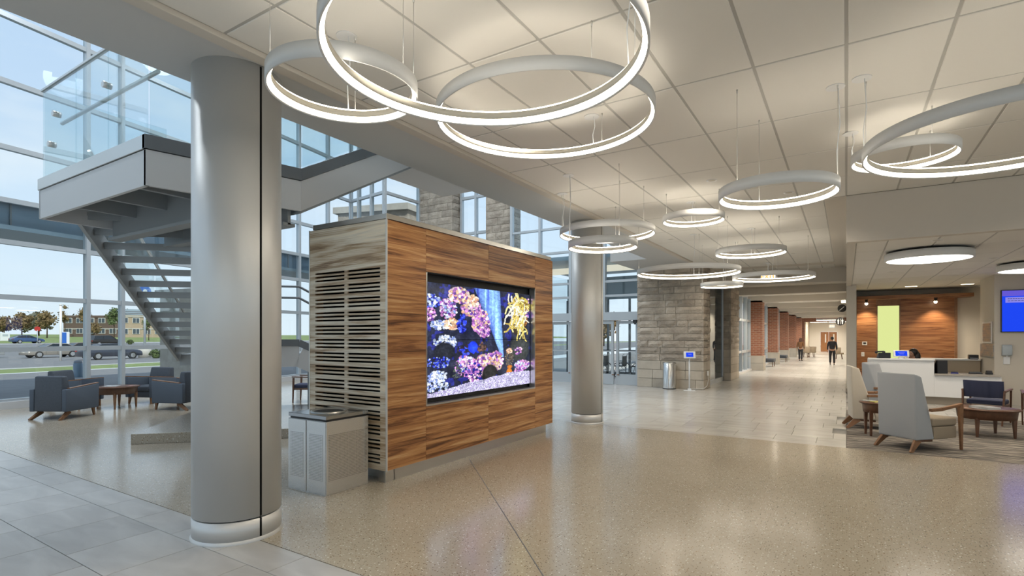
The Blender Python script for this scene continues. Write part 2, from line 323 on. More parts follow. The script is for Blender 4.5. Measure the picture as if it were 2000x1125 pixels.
# ================================================================== FLOOR
floor = struct('floor', B(-19.0, 9, -5.2, 66, -.30, -.03), M['grout'], label='ground slab under the lobby')
# terrazzo fields
tz = MB(); tz.prism([(-17.1,-5),(-9.6,-5)], -.03, 0) if False else None
def part_struct(name, mb, m_, parent, kind=None, bevel=0, label=None):
    o = obj(name, mb, m_, parent, bevel); o['kind'] = kind or 'structure'
    if label: o['label'] = label
    return o
terr = MB().prism([(-16.05,2.55),(9,2.55),(9,9.28),(-9.60,9.28),(-9.60,17.1),(-18.1,17.1),(-18.05,15.6)], -.03, 0)
part_struct('terrazzo_slab', terr, M['terr'], floor, label='polished speckled beige terrazzo')
strip = MB().bar((-4.30,5.74,.0005), (-1.14,2.58,.0005), .008, .003); part_struct('divider_strip', strip, M['dsteel'], floor)
# near tiles
def tile_part(name, x0, x1, y0, y1, m_, cache={}):
    g = .0025; k = (round(x1-x0,3), round(y1-y0,3), m_.name)
    if k not in cache:
        w_, d_ = (x1-x0)/2-g, (y1-y0)/2-g
        me = MB().box(-w_, w_, -d_, d_, -.03, 0).mesh(name, .0015); me.materials.append(m_); cache[k] = me
    o = bpy.data.objects.new(name, cache[k]); COL.objects.link(o); o.parent = floor; o.location = ((x0+x1)/2, (y0+y1)/2, 0); return o
rows = [(2.225,2.545,-6.78,.67),(1.588,2.225,-6.305,.66),(.955,1.588,-6.63,.66),(.32,.955,-6.30,.66)]
for y0, y1, xs, st in rows:
    k0 = math.floor((-12.2-xs)/st)
    for k in range(k0, k0+17):
        tile_part('floor_tile', xs+k*st, xs+(k+1)*st, y0, y1, M['tile'])
rest = MB()
x_r = -6.6+11*.66-4.5
for y0, y1, xs, st in rows:
    k0 = math.floor((-12.2-xs)/st)+17
    x = xs+k0*st
    while x < 8.4: rest.box(x+.0025, x+st-.0025, y0+.0025, y1-.0025, -.03, 0); x += st
    x = xs+math.floor((-12.2-xs)/st)*st-st
    while x > -16.2: rest.box(x+.0025, x+st-.0025, y0+.0025, y1-.0025, -.03, 0); x -= st
y = .32-.635; r_ = 0
while y > -5.2:
    x = -16+.33*(r_ % 2)
    while x < 8.4: rest.box(x+.0025, x+.6575, y+.0025, y+.6325, -.03, 0); x += .66
    y -= .635; r_ += 1
part_struct('tile_field', rest, M['tile'], floor, 'stuff', label='square stone tiles beyond the ones in view')
# entrance tiles
ROWP = .56
y = 9.28; tile_part('floor_tile', -9.5, -4.75, y, y+.18, M['ftile']); tile_part('floor_tile', -4.75, 0, y, y+.18, M['ftile'])
y += .18
offs = [-.40,-.18,-.80,-.36,-.16,-.76,-.30,-.55,-.1,-.70]
for r_ in range(9):
    x = offs[r_]-.6*15
    for k in range(16):
        x0, x1 = x+k*.6, min(0, x+(k+1)*.6)
        if x1-x0 > .05: tile_part('floor_tile', x0, x1, y, y+ROWP, M['ftile'])
    y += ROWP
rest = MB(); r_ = 0
while y < 24:
    x = -9.5+.2*(r_ % 3)
    while x < -.01: rest.box(x+.0025, min(0, x+.6)-.0025, y+.0025, y+ROWP-.0025, -.03, 0); x += .6
    y += ROWP; r_ += 1
yy = 14.1; r_ = 0
while yy < 21.2:
    x = .003+.2*(r_ % 3)
    while x < 8: rest.box(x, x+.595, yy+.0025, yy+ROWP-.0025, -.03, 0); x += .6
    yy += ROWP; r_ += 1
part_struct('tile_field', rest, M['ftile'], floor, 'stuff', label='stone tiles receding towards the corridor')
def cor_tile():
    m, t, p = newmat('corridor_tile'); g = N(t, 'ShaderNodeNewGeometry'); b_ = N(t, 'ShaderNodeTexBrick'); b_.inputs['Scale'].default_value = 1
    b_.inputs['Brick Width'].default_value = .6; b_.inputs['Row Height'].default_value = .56; b_.inputs['Mortar Size'].default_value = .004
    b_.inputs['Color1'].default_value = (.50,.485,.45,1); b_.inputs['Color2'].default_value = (.55,.535,.50,1); b_.inputs['Mortar'].default_value = (.3,.3,.28,1)
    t.links.new(g.outputs['Position'], b_.inputs[0]); t.links.new(b_.outputs[0], p.inputs['Base Color']); p.inputs['Roughness'].default_value = .25; return m
part_struct('corridor_paving', B(-5.2, .0, y, 66, -.03, 0), cor_tile(), floor)
part_struct('carpet', B(.004, 9, 9.285, 14.095, -.03, .002), M['carpet'], floor, label='grey brown striped carpet under the waiting chairs')

# ================================================================== CEILING
CZ = 3.87
ceil_ = struct('ceiling', B(-3.87, 9, -5.2, 22, CZ+.03, CZ+.25), M['gyp'])
def ctile(x0, x1, y0, y1, z, parent, cache={}):
    g = .012; k = (round(x1-x0,3), round(y1-y0,3))
    if k not in cache:
        w_, d_ = (x1-x0)/2-g, (y1-y0)/2-g
        me = MB().box(-w_, w_, -d_, d_, 0, .02).mesh('ceiling_tile', .004); me.materials.append(M['ceil']); cache[k] = me
    o = bpy.data.objects.new('ceiling_tile', cache[k]); COL.objects.link(o); o.parent = parent; o.location = ((x0+x1)/2, (y0+y1)/2, z); return o
part_struct('ceiling_grid', B(-3.87, 9, -5.2, 9.9, CZ+.006, CZ+.0295), M['grid'], ceil_)
part_struct('ceiling_grid', B(-3.87, -.3, 9.9, 18.4, CZ+.006, CZ+.0295), M['grid'], ceil_)
part_struct('ceiling_grid', B(-3.0, -.3, 18.9, 20.4, CZ+.006, CZ+.0295), M['grid'], ceil_)
YJ = [-.43, .87, 2.17, 3.47, 4.77, 6.07, 7.37, 8.67, 9.9]
for a, b_ in zip(YJ[:-1], YJ[1:]):
    for k in range(-6, 7): ctile(k*.65+(.03 if k == -6 else 0), (k+1)*.65, a, b_, CZ, ceil_)
YJ2 = [9.9, 11.3, 12.6, 13.9, 15.2, 16.5, 17.8, 18.4]
XJ = [-3.87,-3.25,-2.6,-1.95,-1.3,-.65,-.3]
for a, b_ in zip(YJ2[:-1], YJ2[1:]):
    for c_, d_ in zip(XJ[:-1], XJ[1:]): ctile(c_, d_, a, b_, CZ, ceil_)
for c_, d_ in zip([-3.0,-2.6,-1.95,-1.3,-.65],[-2.6,-1.95,-1.3,-.65,-.3]): ctile(c_, d_, 18.9, 20.4, CZ, ceil_)
rest = MB()
for yy in (-1.73, -3.03, -4.33):
    for k in range(-6, 13): rest.box(k*.65+.012, (k+1)*.65-.012, yy+.012, yy+1.288, CZ, CZ+.02)
for a, b_ in zip(YJ[:-1], YJ[1:]):
    for k in range(7, 13): rest.box(k*.65+.012, (k+1)*.65-.012, a+.012, b_-.012, CZ, CZ+.02)
part_struct('ceiling_tile_field', rest, M['ceil'], ceil_, 'stuff', label='lay-in ceiling tiles beyond the ones in view')
part_struct('border', B(-.3, 0, 9.9, 22, CZ-.005, CZ+.0295), M['gyp'], ceil_)
part_struct('border', B(-3.87, -.3, 18.4, 18.9, CZ-.005, CZ+.0295), M['gyp'], ceil_)
part_struct('border', B(-3.87, -.3, 20.4, 22, CZ-.005, CZ+.0295), M['gyp'], ceil_)
part_struct('border', B(-3.87, -3.0, 18.9, 20.4, CZ-.005, CZ+.0295), M['gyp'], ceil_)
# soffit along the atrium edge, and its pale trim
struct('trim_1', B(-3.99, -3.87, -5.2, 17.2, 3.835, 4.1), M['gyp'], .004, 'pale trim strip along the edge of the tiled ceiling')
struct('trim_2', MB().box(-4.80, -3.99, -5.2, 14.8, 3.85, 4.72).box(-5.9,-3.99,14.8,17.2,3.85,4.72), M['soffit'], 0, 'grey painted beam soffit above the columns')
struct('wall_above_beam', B(-4.74, -4.5, -5.2, 17.2, 4.72, 11.6), M['soffit'])
roof = struct('ceiling_atrium', MB().box(-18.3, -4.5, -5.2, 18.3, 11.5, 11.8), M['white'])
struct('roof_slab', MB().box(-4.5, 9.2, -5.4, 22, 4.2, 4.5).box(-5.2,.3,22,66,4.2,4.5), M['gyp'])
# bulkhead and header over the reception
struct('trim_3', B(0, 9, 9.9, 10.05, 3.13, CZ), M['gyp'], .004, 'pale bulkhead over the reception opening')
struct('trim_4', B(0, .13, 10.05, 18.5, 3.13, CZ), M['gyp'], 0, 'header along the reception opening')
RC = 3.16
rceil = struct('ceiling_reception', B(.13, 9, 10.05, 22, RC+.03, RC+.2), M['gyp'])
part_struct('ceiling_grid', B(.13, 9, 10.05, 21.5, RC+.006, RC+.0295), M['grid'], rceil)
RX = [.13,.56]+[.56+.65*k for k in range(1, 10)]
RY = [10.05,11.35,12.7,14.05,15.4,16.75,18.1,19.45,20.4]
for a, b_ in zip(RY[:-1], RY[1:]):
    for c_, d_ in zip(RX[:-1], RX[1:]): ctile(c_, d_, a, b_, RC, rceil)
# closing walls
struct('wall_right', MB().box(8.3,8.5,9.3,22,0,4.2).box(8.3,8.5,-5.2,9.3,3.6,4.2), M['beige'])
W_RIGHT = True
struct('wall_front', MB().box(-4.7,9,-5.4,-5.2,3.85,4.5).box(-18,-4.7,-5.4,-5.2,11.3,11.8), M['beige'])
struct('wall_back', B(.25, 9, 21.5, 21.7, 0, 4.2), M['beige'], label='beige wall behind the reception desk')
struct('wall_corridor', B(.0, .25, 18.5, 66, 0, 4.2), M['beige'], .004, 'pale wall end where the corridor begins')
part_struct('baseboard', B(-.012, .262, 18.485, 30, 0, .12), M['toe'], bpy.data.objects['wall_corridor'])

# ================================================================== GLASS WALLS
P0 = Vector((-16.15, 3.96, 0)); D = Vector((-.1591, .9873, 0)); OUT = Vector((-.9873, -.1591, 0))
TZ = [.17, 1.35, 2.55, 3.8, 4.75, 5.95, 7.45, 8.95, 10.4]
def glasswall(name, A, d, L, mull, zs, fm, label, z0=0, z1=11.5, gm=None, ptrans=.055, depth=.16, sill=.17):
    """A start, d unit direction, L length, mull positions along, zs transom heights"""
    root = sempty(name, label); n = Vector((d.y, -d.x, 0))
    def bx(s0, s1, n0, n1, za, zb):
        c = [A+d*s0+n*n0, A+d*s1+n*n0, A+d*s1+n*n1, A+d*s0+n*n1]
        return MB().hexa([(p.x,p.y,za) for p in c]+[(p.x,p.y,zb) for p in c])
    if sill: part_struct('sill', bx(0, L, -.1, .14, 0, sill), M['steelw'], root)
    ms = [0]+list(mull)+[L]
    for s_ in ms: part_struct('mullion', bx(s_-.045, s_+.045, -depth/2, depth/2, z0, z1), fm, root)
    for z in zs:
        for a, b_ in zip(ms[:-1], ms[1:]):
            part_struct('transom', bx(a+.045, b_-.045, -depth/2+.02, depth/2-.02, z-ptrans, z+ptrans), fm, root)
    zz = [z0]+list(zs)+[z1]
    for i, (za, zb) in enumerate(zip(zz[:-1], zz[1:])):
        if zb-za < .2: continue
        for a, b_ in zip(ms[:-1], ms[1:]):
            part_struct('glass_pane', bx(a+.04, b_-.04, -.006, .006, za+ptrans*.9, zb-ptrans*.9), gm or M['glass'], root)
    return root
A1 = P0 + D*(-9.2)
glasswall('window_1', A1, D, 21.0, [2.6, 4.2, 6.8, 9.2-1.5, 9.2+1.74, 9.2+2.57, 9.2+5.2, 9.2+6.9, 9.2+8.85, 9.2+10.4], TZ, M['frame'], 'tall glass wall beside the car park')
glasswall('window_14', Vector((8.4,-5.2,0)), Vector((0,1,0)), 14.5, [2.9,5.8,8.7,11.6], [1.35,2.6], M['frame'], 'unseen glazing added at the right of the lobby for daylight', z1=3.6)  # this and the next two: unseen glazing added to let in more daylight
glasswall('window_12', Vector((-4.7,-5.3,0)), Vector((1,0,0)), 13.0, [2.6,5.2,7.8,10.4], [1.35,2.6], M['frame'], 'unseen glazed lobby front behind the camera, added for daylight', z1=3.85)
glasswall('window_13', Vector((-14.8,-5.3,0)), Vector((1,0,0)), 10.0, [2.5,5.0,7.5], [2.6,3.8,5.95,7.6,9.4], M['frame'], 'unseen glazed atrium front behind the camera, added for daylight', z1=11.3)
A2 = A1 + D*21.0
E1 = Vector((-15.7, 15.3, 0)); v_ = (E1-A2); 
glasswall('window_2', A2, v_.normalized(), v_.length, [.6, 1.5], TZ, M['frame'], 'glazed return of the tall window wall')
glasswall('window_3', E1, Vector((0,1,0)), 2.0, [], TZ, M['frame'], 'narrow tall window beside the stone pier')
# curtain wall over the entrance, Y = 17.3
glasswall('window_4', Vector((-13.75,17.85,0)), Vector((1,0,0)), 1.5, [.75], TZ, M['frame'], 'slim window between the upper stone piers')
glasswall('window_5', Vector((-10.9,17.3,0)), Vector((1,0,0)), 5.05, [1.25, 2.5, 3.8], [2.35, 3.05, 3.55, 4.7, 5.6, 7.2], M['frame'], 'glazing above the entrance doors', z0=2.2, sill=0, ptrans=.04)
glasswall('window_6', Vector((-10.9,17.3,0)), Vector((1,0,0)), 1.6, [.8], [.25], M['frame'], 'fixed pane left of the entrance doors', z0=0, z1=2.2, sill=.1)

# ---- stone piers
def rough_block(name, rough, seed):
    r = random.Random(seed); mb = MB(); nx, nz = 4, 2; v = []; f = []
    for j in range(nz+1):
        for i in range(nx+1):
            e = i in (0, nx) or j in (0, nz)
            v.append((i/nx-.5, -(0.0 if e else r.uniform(.3, 1.0))*rough, j/nz-.5))
    for j in range(nz):
        for i in range(nx): a = j*(nx+1)+i; f.append((a, a+1, a+nx+2, a+nx+1))
    o = len(v); v += [(-.5,.06,-.5),(.5,.06,-.5),(.5,.06,.5),(-.5,.06,.5)]
    bot = list(range(nx+1)); top = [nz*(nx+1)+i for i in range(nx+1)]
    f.append(tuple(bot[::-1]+[o, o+1])); f.append(tuple(top+[o+2, o+3]))
    f.append((0, nx+1, 2*(nx+1), o+3, o)); f.append((nx, o+1, o+2, 3*(nx+1)-1, 2*(nx+1)-1))
    mb.add(v, f, False); return mb.mesh(name)
RB = []
for s_ in range(6):
    me = rough_block('stone_block', .045, s_); me.materials.append(M['stone']); RB.append(me)
SB = rough_block('stone_block', .004, 9); SB.materials.append(M['sstone'])
def stone_face(parent, A, d, L, z0, z1, course=.215, smooth_to=0, seed=0, lens=(.3,.95)):
    r = random.Random(seed); ang = math.atan2(d[1], d[0]); z = z0; k = 0
    while z < z1-.03:
        h = course*1.35 if z < smooth_to else course
        h = min(h, z1-z); s_ = 0
        while s_ < L-.01:
            l = r.uniform(*lens)*(1 if z >= smooth_to else 1.1)
            if L-s_-l < .22: l = L-s_
            me = SB if z < smooth_to else RB[r.randrange(6)]
            o = bpy.data.objects.new('stone_block', me); COL.objects.link(o); o.parent = parent
            o.location = (A[0]+d[0]*(s_+l/2), A[1]+d[1]*(s_+l/2), z+h/2); o.rotation_euler = (0,0,ang); o.scale = (l-.012, r.uniform(.7,1.3), h-.012)
            s_ += l
        z += h; k += 1
sp = struct('stone_pier', B(-5.78, -3.78, 17.06, 17.9, 0, 3.85), M['mortar'], label='broad buff stone pier right of the entrance doors')
stone_face(sp, (-5.85,17.03), (1,0), 2.13, 0, 3.85, smooth_to=.6, seed=3)
stone_face(sp, (-3.73,17.0), (0,1), .95, 0, 3.85, smooth_to=.6, seed=4)
sp2 = struct('stone_pier', B(-4.6, -3.68, 21.06, 22.75, 0, 3.85), M['mortar'], label='narrow stone pier where the corridor begins')
stone_face(sp2, (-4.65,21.03), (1,0), 1.0, 0, 3.85, smooth_to=.9, seed=5)
stone_face(sp2, (-3.63,21.0), (0,1), 1.8, 0, 3.85, smooth_to=.9, seed=6, lens=(.5,1.0))
for k, (x0, x1, yf, yb) in enumerate(((-15.7,-13.85,17.3,18.1),(-12.3,-11.0,17.5,18.1))):
    q = struct('stone_pier', B(x0+.05, x1-.05, yf+.06, yb, 0, 11.5), M['mortar'], label=('wide','slim')[k]+' tall stone pier behind the wood clad screen')
    stone_face(q, (x0,yf+.03), (1,0), x1-x0, 2.6, 9.1, course=.29, seed=10+k)
    stone_face(q, (x1,yf), (0,1), yb-yf, 2.6, 9.1, course=.29, seed=20+k)
# recessed dark side door between the stone piers
sd_ = sempty('door_1', 'tall dark glazed recess between the stone piers')
part_struct('frame', MB().box(-3.95,-3.88,17.95,18.02,0,3.5).box(-3.95,-3.88,20.9,20.97,0,3.5).box(-3.95,-3.88,17.95,20.97,3.4,3.5).box(-3.95,-3.88,17.95,20.97,0,.15), M['frame'], sd_)
part_struct('glass_pane', B(-3.925,-3.91,18.02,20.9,.15,3.4), M['dglass'], sd_)
struct('wall_recess', B(-5.2,-3.70,17.95,21.0,3.5,3.86), M['gyp'])
struct('wall_alcove', B(-5.4,-5.2,17.9,66,0,4.2), M['beige']) if False else None

# ---- entrance doors
for k, (x0, x1) in enumerate(((-9.22,-8.42),(-8.38,-7.58),(-7.52,-6.74),(-6.68,-5.90))):
    t = sempty('door_%d' % (k+2), ('leftmost','second','third','rightmost')[k]+' sliding glass door of the entrance'); t['category'] = 'door'
    yo = 17.24 if k in (1,2) else 17.32
    part_struct('door_frame', MB().box(x0,x0+.09,yo-.03,yo+.03,0.01,2.18).box(x1-.09,x1,yo-.03,yo+.03,0.01,2.18).box(x0+.09,x1-.09,yo-.03,yo+.03,2.08,2.18), M['frame'], t)
    part_struct('bottom_rail', B(x0+.09,x1-.09,yo-.03,yo+.03,.01,.36), M['frame'], t)
    part_struct('mid_rail', B(x0+.09,x1-.09,yo-.02,yo+.02,1.12,1.16), M['frame'], t)
    part_struct('glass_pane', B(x0+.09,x1-.09,yo-.005,yo+.005,.36,2.08), M['glass'], t)
    part_struct('latch', MB().tube([(x1-.05 if k%2==0 else x0+.05, yo-.06, .34),((x1-.05 if k%2==0 else x0+.05)+.08, yo-.06, .34)], .015), M['walnutl'], t)
struct('trim_5', B(-9.3,-5.86,17.15,17.4,2.20,2.48), M['frame'], .004, 'metal header over the sliding doors')
# vestibule beyond
vest = sempty('wall_vestibule', 'outer glazed porch beyond the entrance doors')
part_struct('porch_soffit', B(-11,-5.5,17.6,22.5,4.45,4.6), M['canopyl'], vest)
part_struct('cream_band', B(-11,-5.9,19.4,19.5,4.18,4.42), M['cove'], vest)  # cream strip with a faint emission of its own
part_struct('porch_wall', B(-11.02,-11.0,17.6,22.5,0,4.3), M['glass'], vest)
part_struct('porch_upper_panel', B(-11,-5.9,22.3,22.36,3.3,4.3), M['canopyl'], vest)
pm = MB()
for x in (-11,-10,-9,-8,-7,-6): pm.box(x-.04,x+.04,22.28,22.38,0,3.3)
pm.box(-11,-5.9,22.28,22.38,2.55,2.65).box(-11,-5.9,22.28,22.38,1.0,1.06).box(-11,-5.9,22.28,22.38,0,.1)
part_struct('porch_mullions', pm, M['dframe'], vest)
part_struct('porch_floor', B(-11,-5.9,17.6,40,-.2,-.01), M['kerb'], vest)

# ================================================================== COLUMNS
def column(cx, cy, R, seam_deg, label, h=3.87):
    t = thing('round_column', label, 'column', (cx,cy,0)); s_ = math.radians(seam_deg); g = .009/R
    obj('floor_collar', MB().lathe([(R+.012,0),(R+.012,.012),(R,.028)], n=64), M['col'], t)
    obj('base_ring', MB().lathe([(R-.02,.02),(R,.02),(R,.178),(R-.02,.178)], n=72, a0=s_+g, a1=s_+2*PI-g), M['col'], t)
    obj('shaft', MB().lathe([(R-.02,.19),(R,.19),(R,h),(R-.02,h)], n=96, a0=s_+g, a1=s_+2*PI-g), M['col'], t)
    obj('core', MB().lathe([(R-.022,.0),(R-.022,h)], n=48), M['black'], t, label='black gap core')
    return t
column(-4.363, 2.563, .340, -1, 'large satin metal column in the left foreground', 3.85)
column(-4.23, 9.43, .303, -5, 'satin metal column beyond the wood clad video wall', 3.85)

# ================================================================== KIOSK (wood clad video wall)
KX, KX2, KY, KY2 = -4.35, -5.69, 4.27, 8.23
kio = thing('video_wall_kiosk', 'wood clad freestanding block holding a four panel aquarium video wall', 'kiosk', ((KX+KX2)/2, (KY+KY2)/2, 0))
ox, oy = (KX+KX2)/2, (KY+KY2)/2
def K(name, mb, m_, bevel=0, label=None, parent=None, shift=True):
    me = mb.mesh(name, bevel)
    me.transform(Matrix.Translation((-ox,-oy,0)))
    return obj(name, me, m_, parent or kio, label=label)
K('core', MB().box(KX2+.06,KX-.06,KY+.16,KY2-.06,.13,.78).box(KX2+.06,KX-.30,KY+.16,KY2-.06,.78,2.48).box(KX2+.06,KX-.06,KY+.16,KY2-.06,2.48,2.95).box(KX2+.06,KX-.06,KY+.16,4.93,.78,2.48).box(KX2+.06,KX-.06,7.62,KY2-.06,.78,2.48), M['black'])
K('base_plinth', B(KX2+.10,KX-.045,KY+.16,KY2-.16,0,.13), M['steel'], label='recessed steel plinth')
K('base_corner', B(KX-.16,KX-.045,KY+.03,KY+.17,0,.13), M['steel'])
K('top_cap', B(KX2+.05,KX-.012,KY+.012,KY2-.03,2.975,3.035), M['steel'], .002, 'steel cap strip')
g = .0015
for (a, b_, z0, z1) in ((KY+.012,4.93,.14,2.965),(4.93,6.27,.14,.805),(6.27,7.62,.14,.805),(4.93,6.27,2.445,2.965),(6.27,7.62,2.445,2.965),(7.62,KY2,.14,2.965)):
    me = MB().box(-.03,0,-(b_-a)/2+g,(b_-a)/2-g,-(z1-z0)/2+g,(z1-z0)/2-g).mesh('front_panel', .001)
    o = obj('front_panel', me, M['wood'], kio, loc=(KX-ox,(a+b_)/2-oy,(z0+z1)/2))
K('side_panel', B(KX2,KX2+.03,KY+.012,KY2,.14,2.965), M['wood'])
K('back_panel', B(KX2+.03,KX-.03,KY2-.03,KY2-.001,.14,2.965), M['wood'])
# slotted side panel with real openings
slots = []
gp = .1625
for gi in range(14):
    zt = 2.432-gi*gp
    for q in range(3):
        slots.append((zt-.045*q-.022, zt-.045*q))
slots = [s_ for s_ in slots if s_[0] > .15]
zs = [2.965]+[z for a, b_ in slots for z in (b_, a)]+[.14]
sm = MB()
for x0, x1 in ((KX2,-5.58),(-5.045,-4.99),(-4.45,KX-.012)): sm.box(x0,x1,KY,KY+.02,.14,2.965)
for x0, x1 in ((-5.58,-5.045),(-4.99,-4.45)):
    for i in range(0, len(zs), 2): sm.box(x0,x1,KY,KY+.02,zs[i+1],zs[i])
K('slotted_end_panel', sm, M['gwood'], label='greyed wood end panel with rows of ventilation slots')
K('corner_trim', B(KX-.012,KX+.004,KY-.004,KY+.014,.13,2.97), M['col'], .001, 'pale metal corner strip')
K('corner_trim', B(KX2-.006,KX2+.008,KY-.004,KY+.012,.13,2.97), M['steel'])
SY0, SY1, SZ0, SZ1 = 4.945, 7.60, .815, 2.435
K('screen_frame', MB().box(KX-.10,KX+.006,SY0-.018,SY0,SZ0-.02,SZ1).box(KX-.10,KX+.004,SY1,SY1+.014,SZ0-.02,SZ1+.0).box(KX-.12,KX+.006,SY0,SY1,SZ0-.022,SZ0), M['steel'])
K('screen_recess', MB().box(KX-.14,KX-.13,SY0,SY1,SZ0,SZ1).box(KX-.13,KX-.002,SY0,SY1,SZ1,SZ1+.008), M['black'])
# ---- aquarium picture, painted in numbers onto the four display modules
Wp, Hp = 320, 220
img = np.zeros((Hp, Wp, 3)); V_, U_ = np.mgrid[0:Hp, 0:Wp]; U_ = (U_+.5)/Wp; V_ = (V_+.5)/Hp
AS = 1.7
def lin(c): c = np.array(c)/255.; return np.where(c < .04, c/12.92, ((c+.055)/1.055)**2.4)
def noise(sx_, sy_, amp, seed):
    r = np.random.default_rng(seed); g_ = r.random((int(sy_)+2, int(sx_)+2)); x = U_*sx_; y_ = V_*sy_; i = x.astype(int); j = y_.astype(int); fx = x-i; fy = y_-j
    fx = fx*fx*(3-2*fx); fy = fy*fy*(3-2*fy)
    return amp*((g_[j,i]*(1-fx)+g_[j,i+1]*fx)*(1-fy)+(g_[j+1,i]*(1-fx)+g_[j+1,i+1]*fx)*fy)
img[:] = lin((38,42,60)); nn_ = noise(18,14,1,1)[...,None]; img = img*(.5+1.1*nn_)
bl = noise(12,9,1,2)*noise(40,30,1,12); img += (bl[...,None] > .42)*lin((20,25,150))*.5
def disc(cx, cy, r, c, soft=1.0, ry=None):
    ry = ry or r*AS*.62
    d = ((U_-cx)/r)**2+((V_-cy)/ry)**2; m_ = np.clip((1-d)*3*soft, 0, 1)[...,None]
    sh = (1.15-.6*np.clip(d,0,1))[...,None]; img[:] = img*(1-m_)+np.array(c)*sh*m_
# blue fall of water
xl = .41+.24*np.clip(V_/.62,0,1); xr = .66+.06*V_; mask = ((U_ > xl) & (U_ < xr) & (V_ < .68))
st = (noise(70,2,1,5)*.6+noise(22,2,1,6)*.4); 
wc = lin((50,60,200))[None,None]*(1-st[...,None])+lin((150,200,255))[None,None]*st[...,None]*1.3
edge = np.clip(np.abs((U_-(xl+xr)/2)/((xr-xl)/2+1e-3)),0,1)[...,None]
img = np.where(mask[...,None], wc*(1.1-.75*edge**2), img)
PK = [lin((220,150,215)), lin((175,110,190)), lin((240,205,225)), lin((110,70,160))]; PE = [lin((240,200,160)), lin((215,160,130)), lin((245,225,210))]
WH = [lin((200,215,245)), lin((130,150,220)), lin((240,245,255))]; BLU = [lin((50,70,230)), lin((30,35,140)), lin((80,100,250))]
def cluster(cx, cy, sx_, sy_, n, r, cols, seed):
    q = np.random.default_rng(seed)
    r *= .66; n = int(n*2.1)
    for _ in range(n):
        a = q.random()*2*PI; k = math.sqrt(q.random()); disc(cx+sx_*k*math.cos(a), cy+sy_*k*math.sin(a), r*q.uniform(.6,1.3), cols[q.integers(len(cols))]*q.uniform(.6,1.15))
cluster(.06,.16,.07,.06,50,.016,WH+BLU,1); cluster(.19,.22,.07,.09,60,.017,PK+WH,2); cluster(.05,.28,.05,.06,30,.016,PK,3)
cluster(.28,.09,.09,.07,70,.020,PE+PK,4); cluster(.38,.19,.09,.09,90,.021,PK+PE,5); cluster(.47,.33,.08,.12,110,.020,PK+PE[:1],6); cluster(.40,.13,.05,.06,25,.02,PE,7)
cluster(.13,.37,.08,.04,40,.016,WH,8); cluster(.22,.36,.06,.05,30,.02,PE,9); cluster(.30,.35,.04,.09,30,.018,BLU,10); cluster(.50,.43,.06,.05,40,.018,PK,11)
cluster(.17,.52,.09,.06,60,.015,WH,12); disc(.16,.60,.09,lin((38,42,52)),1,.09); cluster(.36,.60,.09,.05,30,.02,BLU+[lin((60,50,60))],13); cluster(.47,.57,.05,.05,14,.02,[lin((120,90,80)),lin((70,60,60))],14)
disc(.40,.57,.045,lin((40,70,255)),1.5,.06); cluster(.33,.74,.08,.10,100,.018,PK+WH+BLU[:1],15); cluster(.42,.80,.09,.11,80,.018,PK+BLU[1:2],16); cluster(.53,.70,.09,.06,80,.020,PK+PE,17); cluster(.62,.72,.07,.10,70,.019,PE+PK,18)
disc(.56,.84,.085,lin((42,42,42)),1,.10); cluster(.64,.90,.03,.04,15,.015,BLU,30); cluster(.12,.70,.10,.05,40,.012,WH[:2]+BLU,19); cluster(.11,.82,.07,.05,60,.014,WH,20); cluster(.06,.89,.05,.06,40,.012,WH,21); cluster(.15,.90,.04,.07,30,.012,WH,22); cluster(.26,.78,.04,.08,30,.012,[lin((90,100,90)),lin((60,60,90))],23)
disc(.86,.33,.11,lin((70,60,50)),1,.14); disc(.88,.60,.12,lin((62,66,66)),1,.16); cluster(.97,.14,.03,.12,20,.014,PK+[lin((90,80,60))],24)
cluster(.91,.78,.085,.05,70,.017,PK+WH[:1],25); cluster(.87,.85,.05,.05,40,.015,PK,26); cluster(.76,.70,.045,.08,40,.013,[lin((90,80,70)),lin((120,110,100))],27); cluster(.86,.62,.05,.04,15,.012,PK,28)
disc(.76,.86,.035,lin((215,130,50)),2,.06); disc(.765,.79,.03,lin((200,120,50)),2,.02); cluster(.76,.62,.03,.03,12,.012,PE,31)
cluster(.90,.13,.09,.09,90,.020,[lin((205,190,90)),lin((180,160,80)),lin((150,120,60))],32); cluster(.93,.30,.05,.05,30,.014,[lin((190,130,70)),lin((120,80,50))],33)
q = np.random.default_rng(77)
for k in range(46):
    a = q.uniform(.25*PI, 1.05*PI); x, y_ = q.uniform(.82,.97), q.uniform(.06,.30); wdt = q.uniform(.006,.010); cc = [lin((235,225,150)), lin((240,235,215)), lin((215,190,100))][q.integers(3)]
    for s_ in range(int(q.uniform(16,34))):
        a += q.normal(0,.25); x += math.cos(a)*.0068; y_ += math.sin(a)*.0115
        if x < .70 or x > .99 or y_ > .66: break
        disc(x, y_, wdt, cc*q.uniform(.85,1.05), 2)
sv = .935-.09*np.clip((U_-.15)/.6,0,1)+.03*np.clip((.2-U_)/.2,0,1); rr = np.random.default_rng(3).random((Hp,Wp))
sand = (V_ > sv+.015*noise(30,2,1,8)); sc1 = np.where(rr[...,None] < .45, lin((225,225,245)), np.where(rr[...,None] < .75, lin((150,130,190)), lin((110,110,140))))
img = np.where(sand[...,None], sc1, img)
fn = noise(110,80,1,41)*noise(55,40,1,42)
img = np.clip(img*(.55+.9*rr[...,None]*.5+1.1*fn[...,None]), 0, 1.1)
em = bpy.data.materials.new('video_screen'); em.use_nodes = True; t_ = em.node_tree; t_.nodes.clear()
at = N(t_, 'ShaderNodeAttribute'); at.attribute_name = 'Picture'; e_ = N(t_, 'ShaderNodeEmission'); e_.inputs[1].default_value = 1.0; gl = N(t_, 'ShaderNodeBsdfGlossy'); gl.inputs['Roughness'].default_value = .12; gl.inputs[0].default_value = (.03,.03,.03,1)
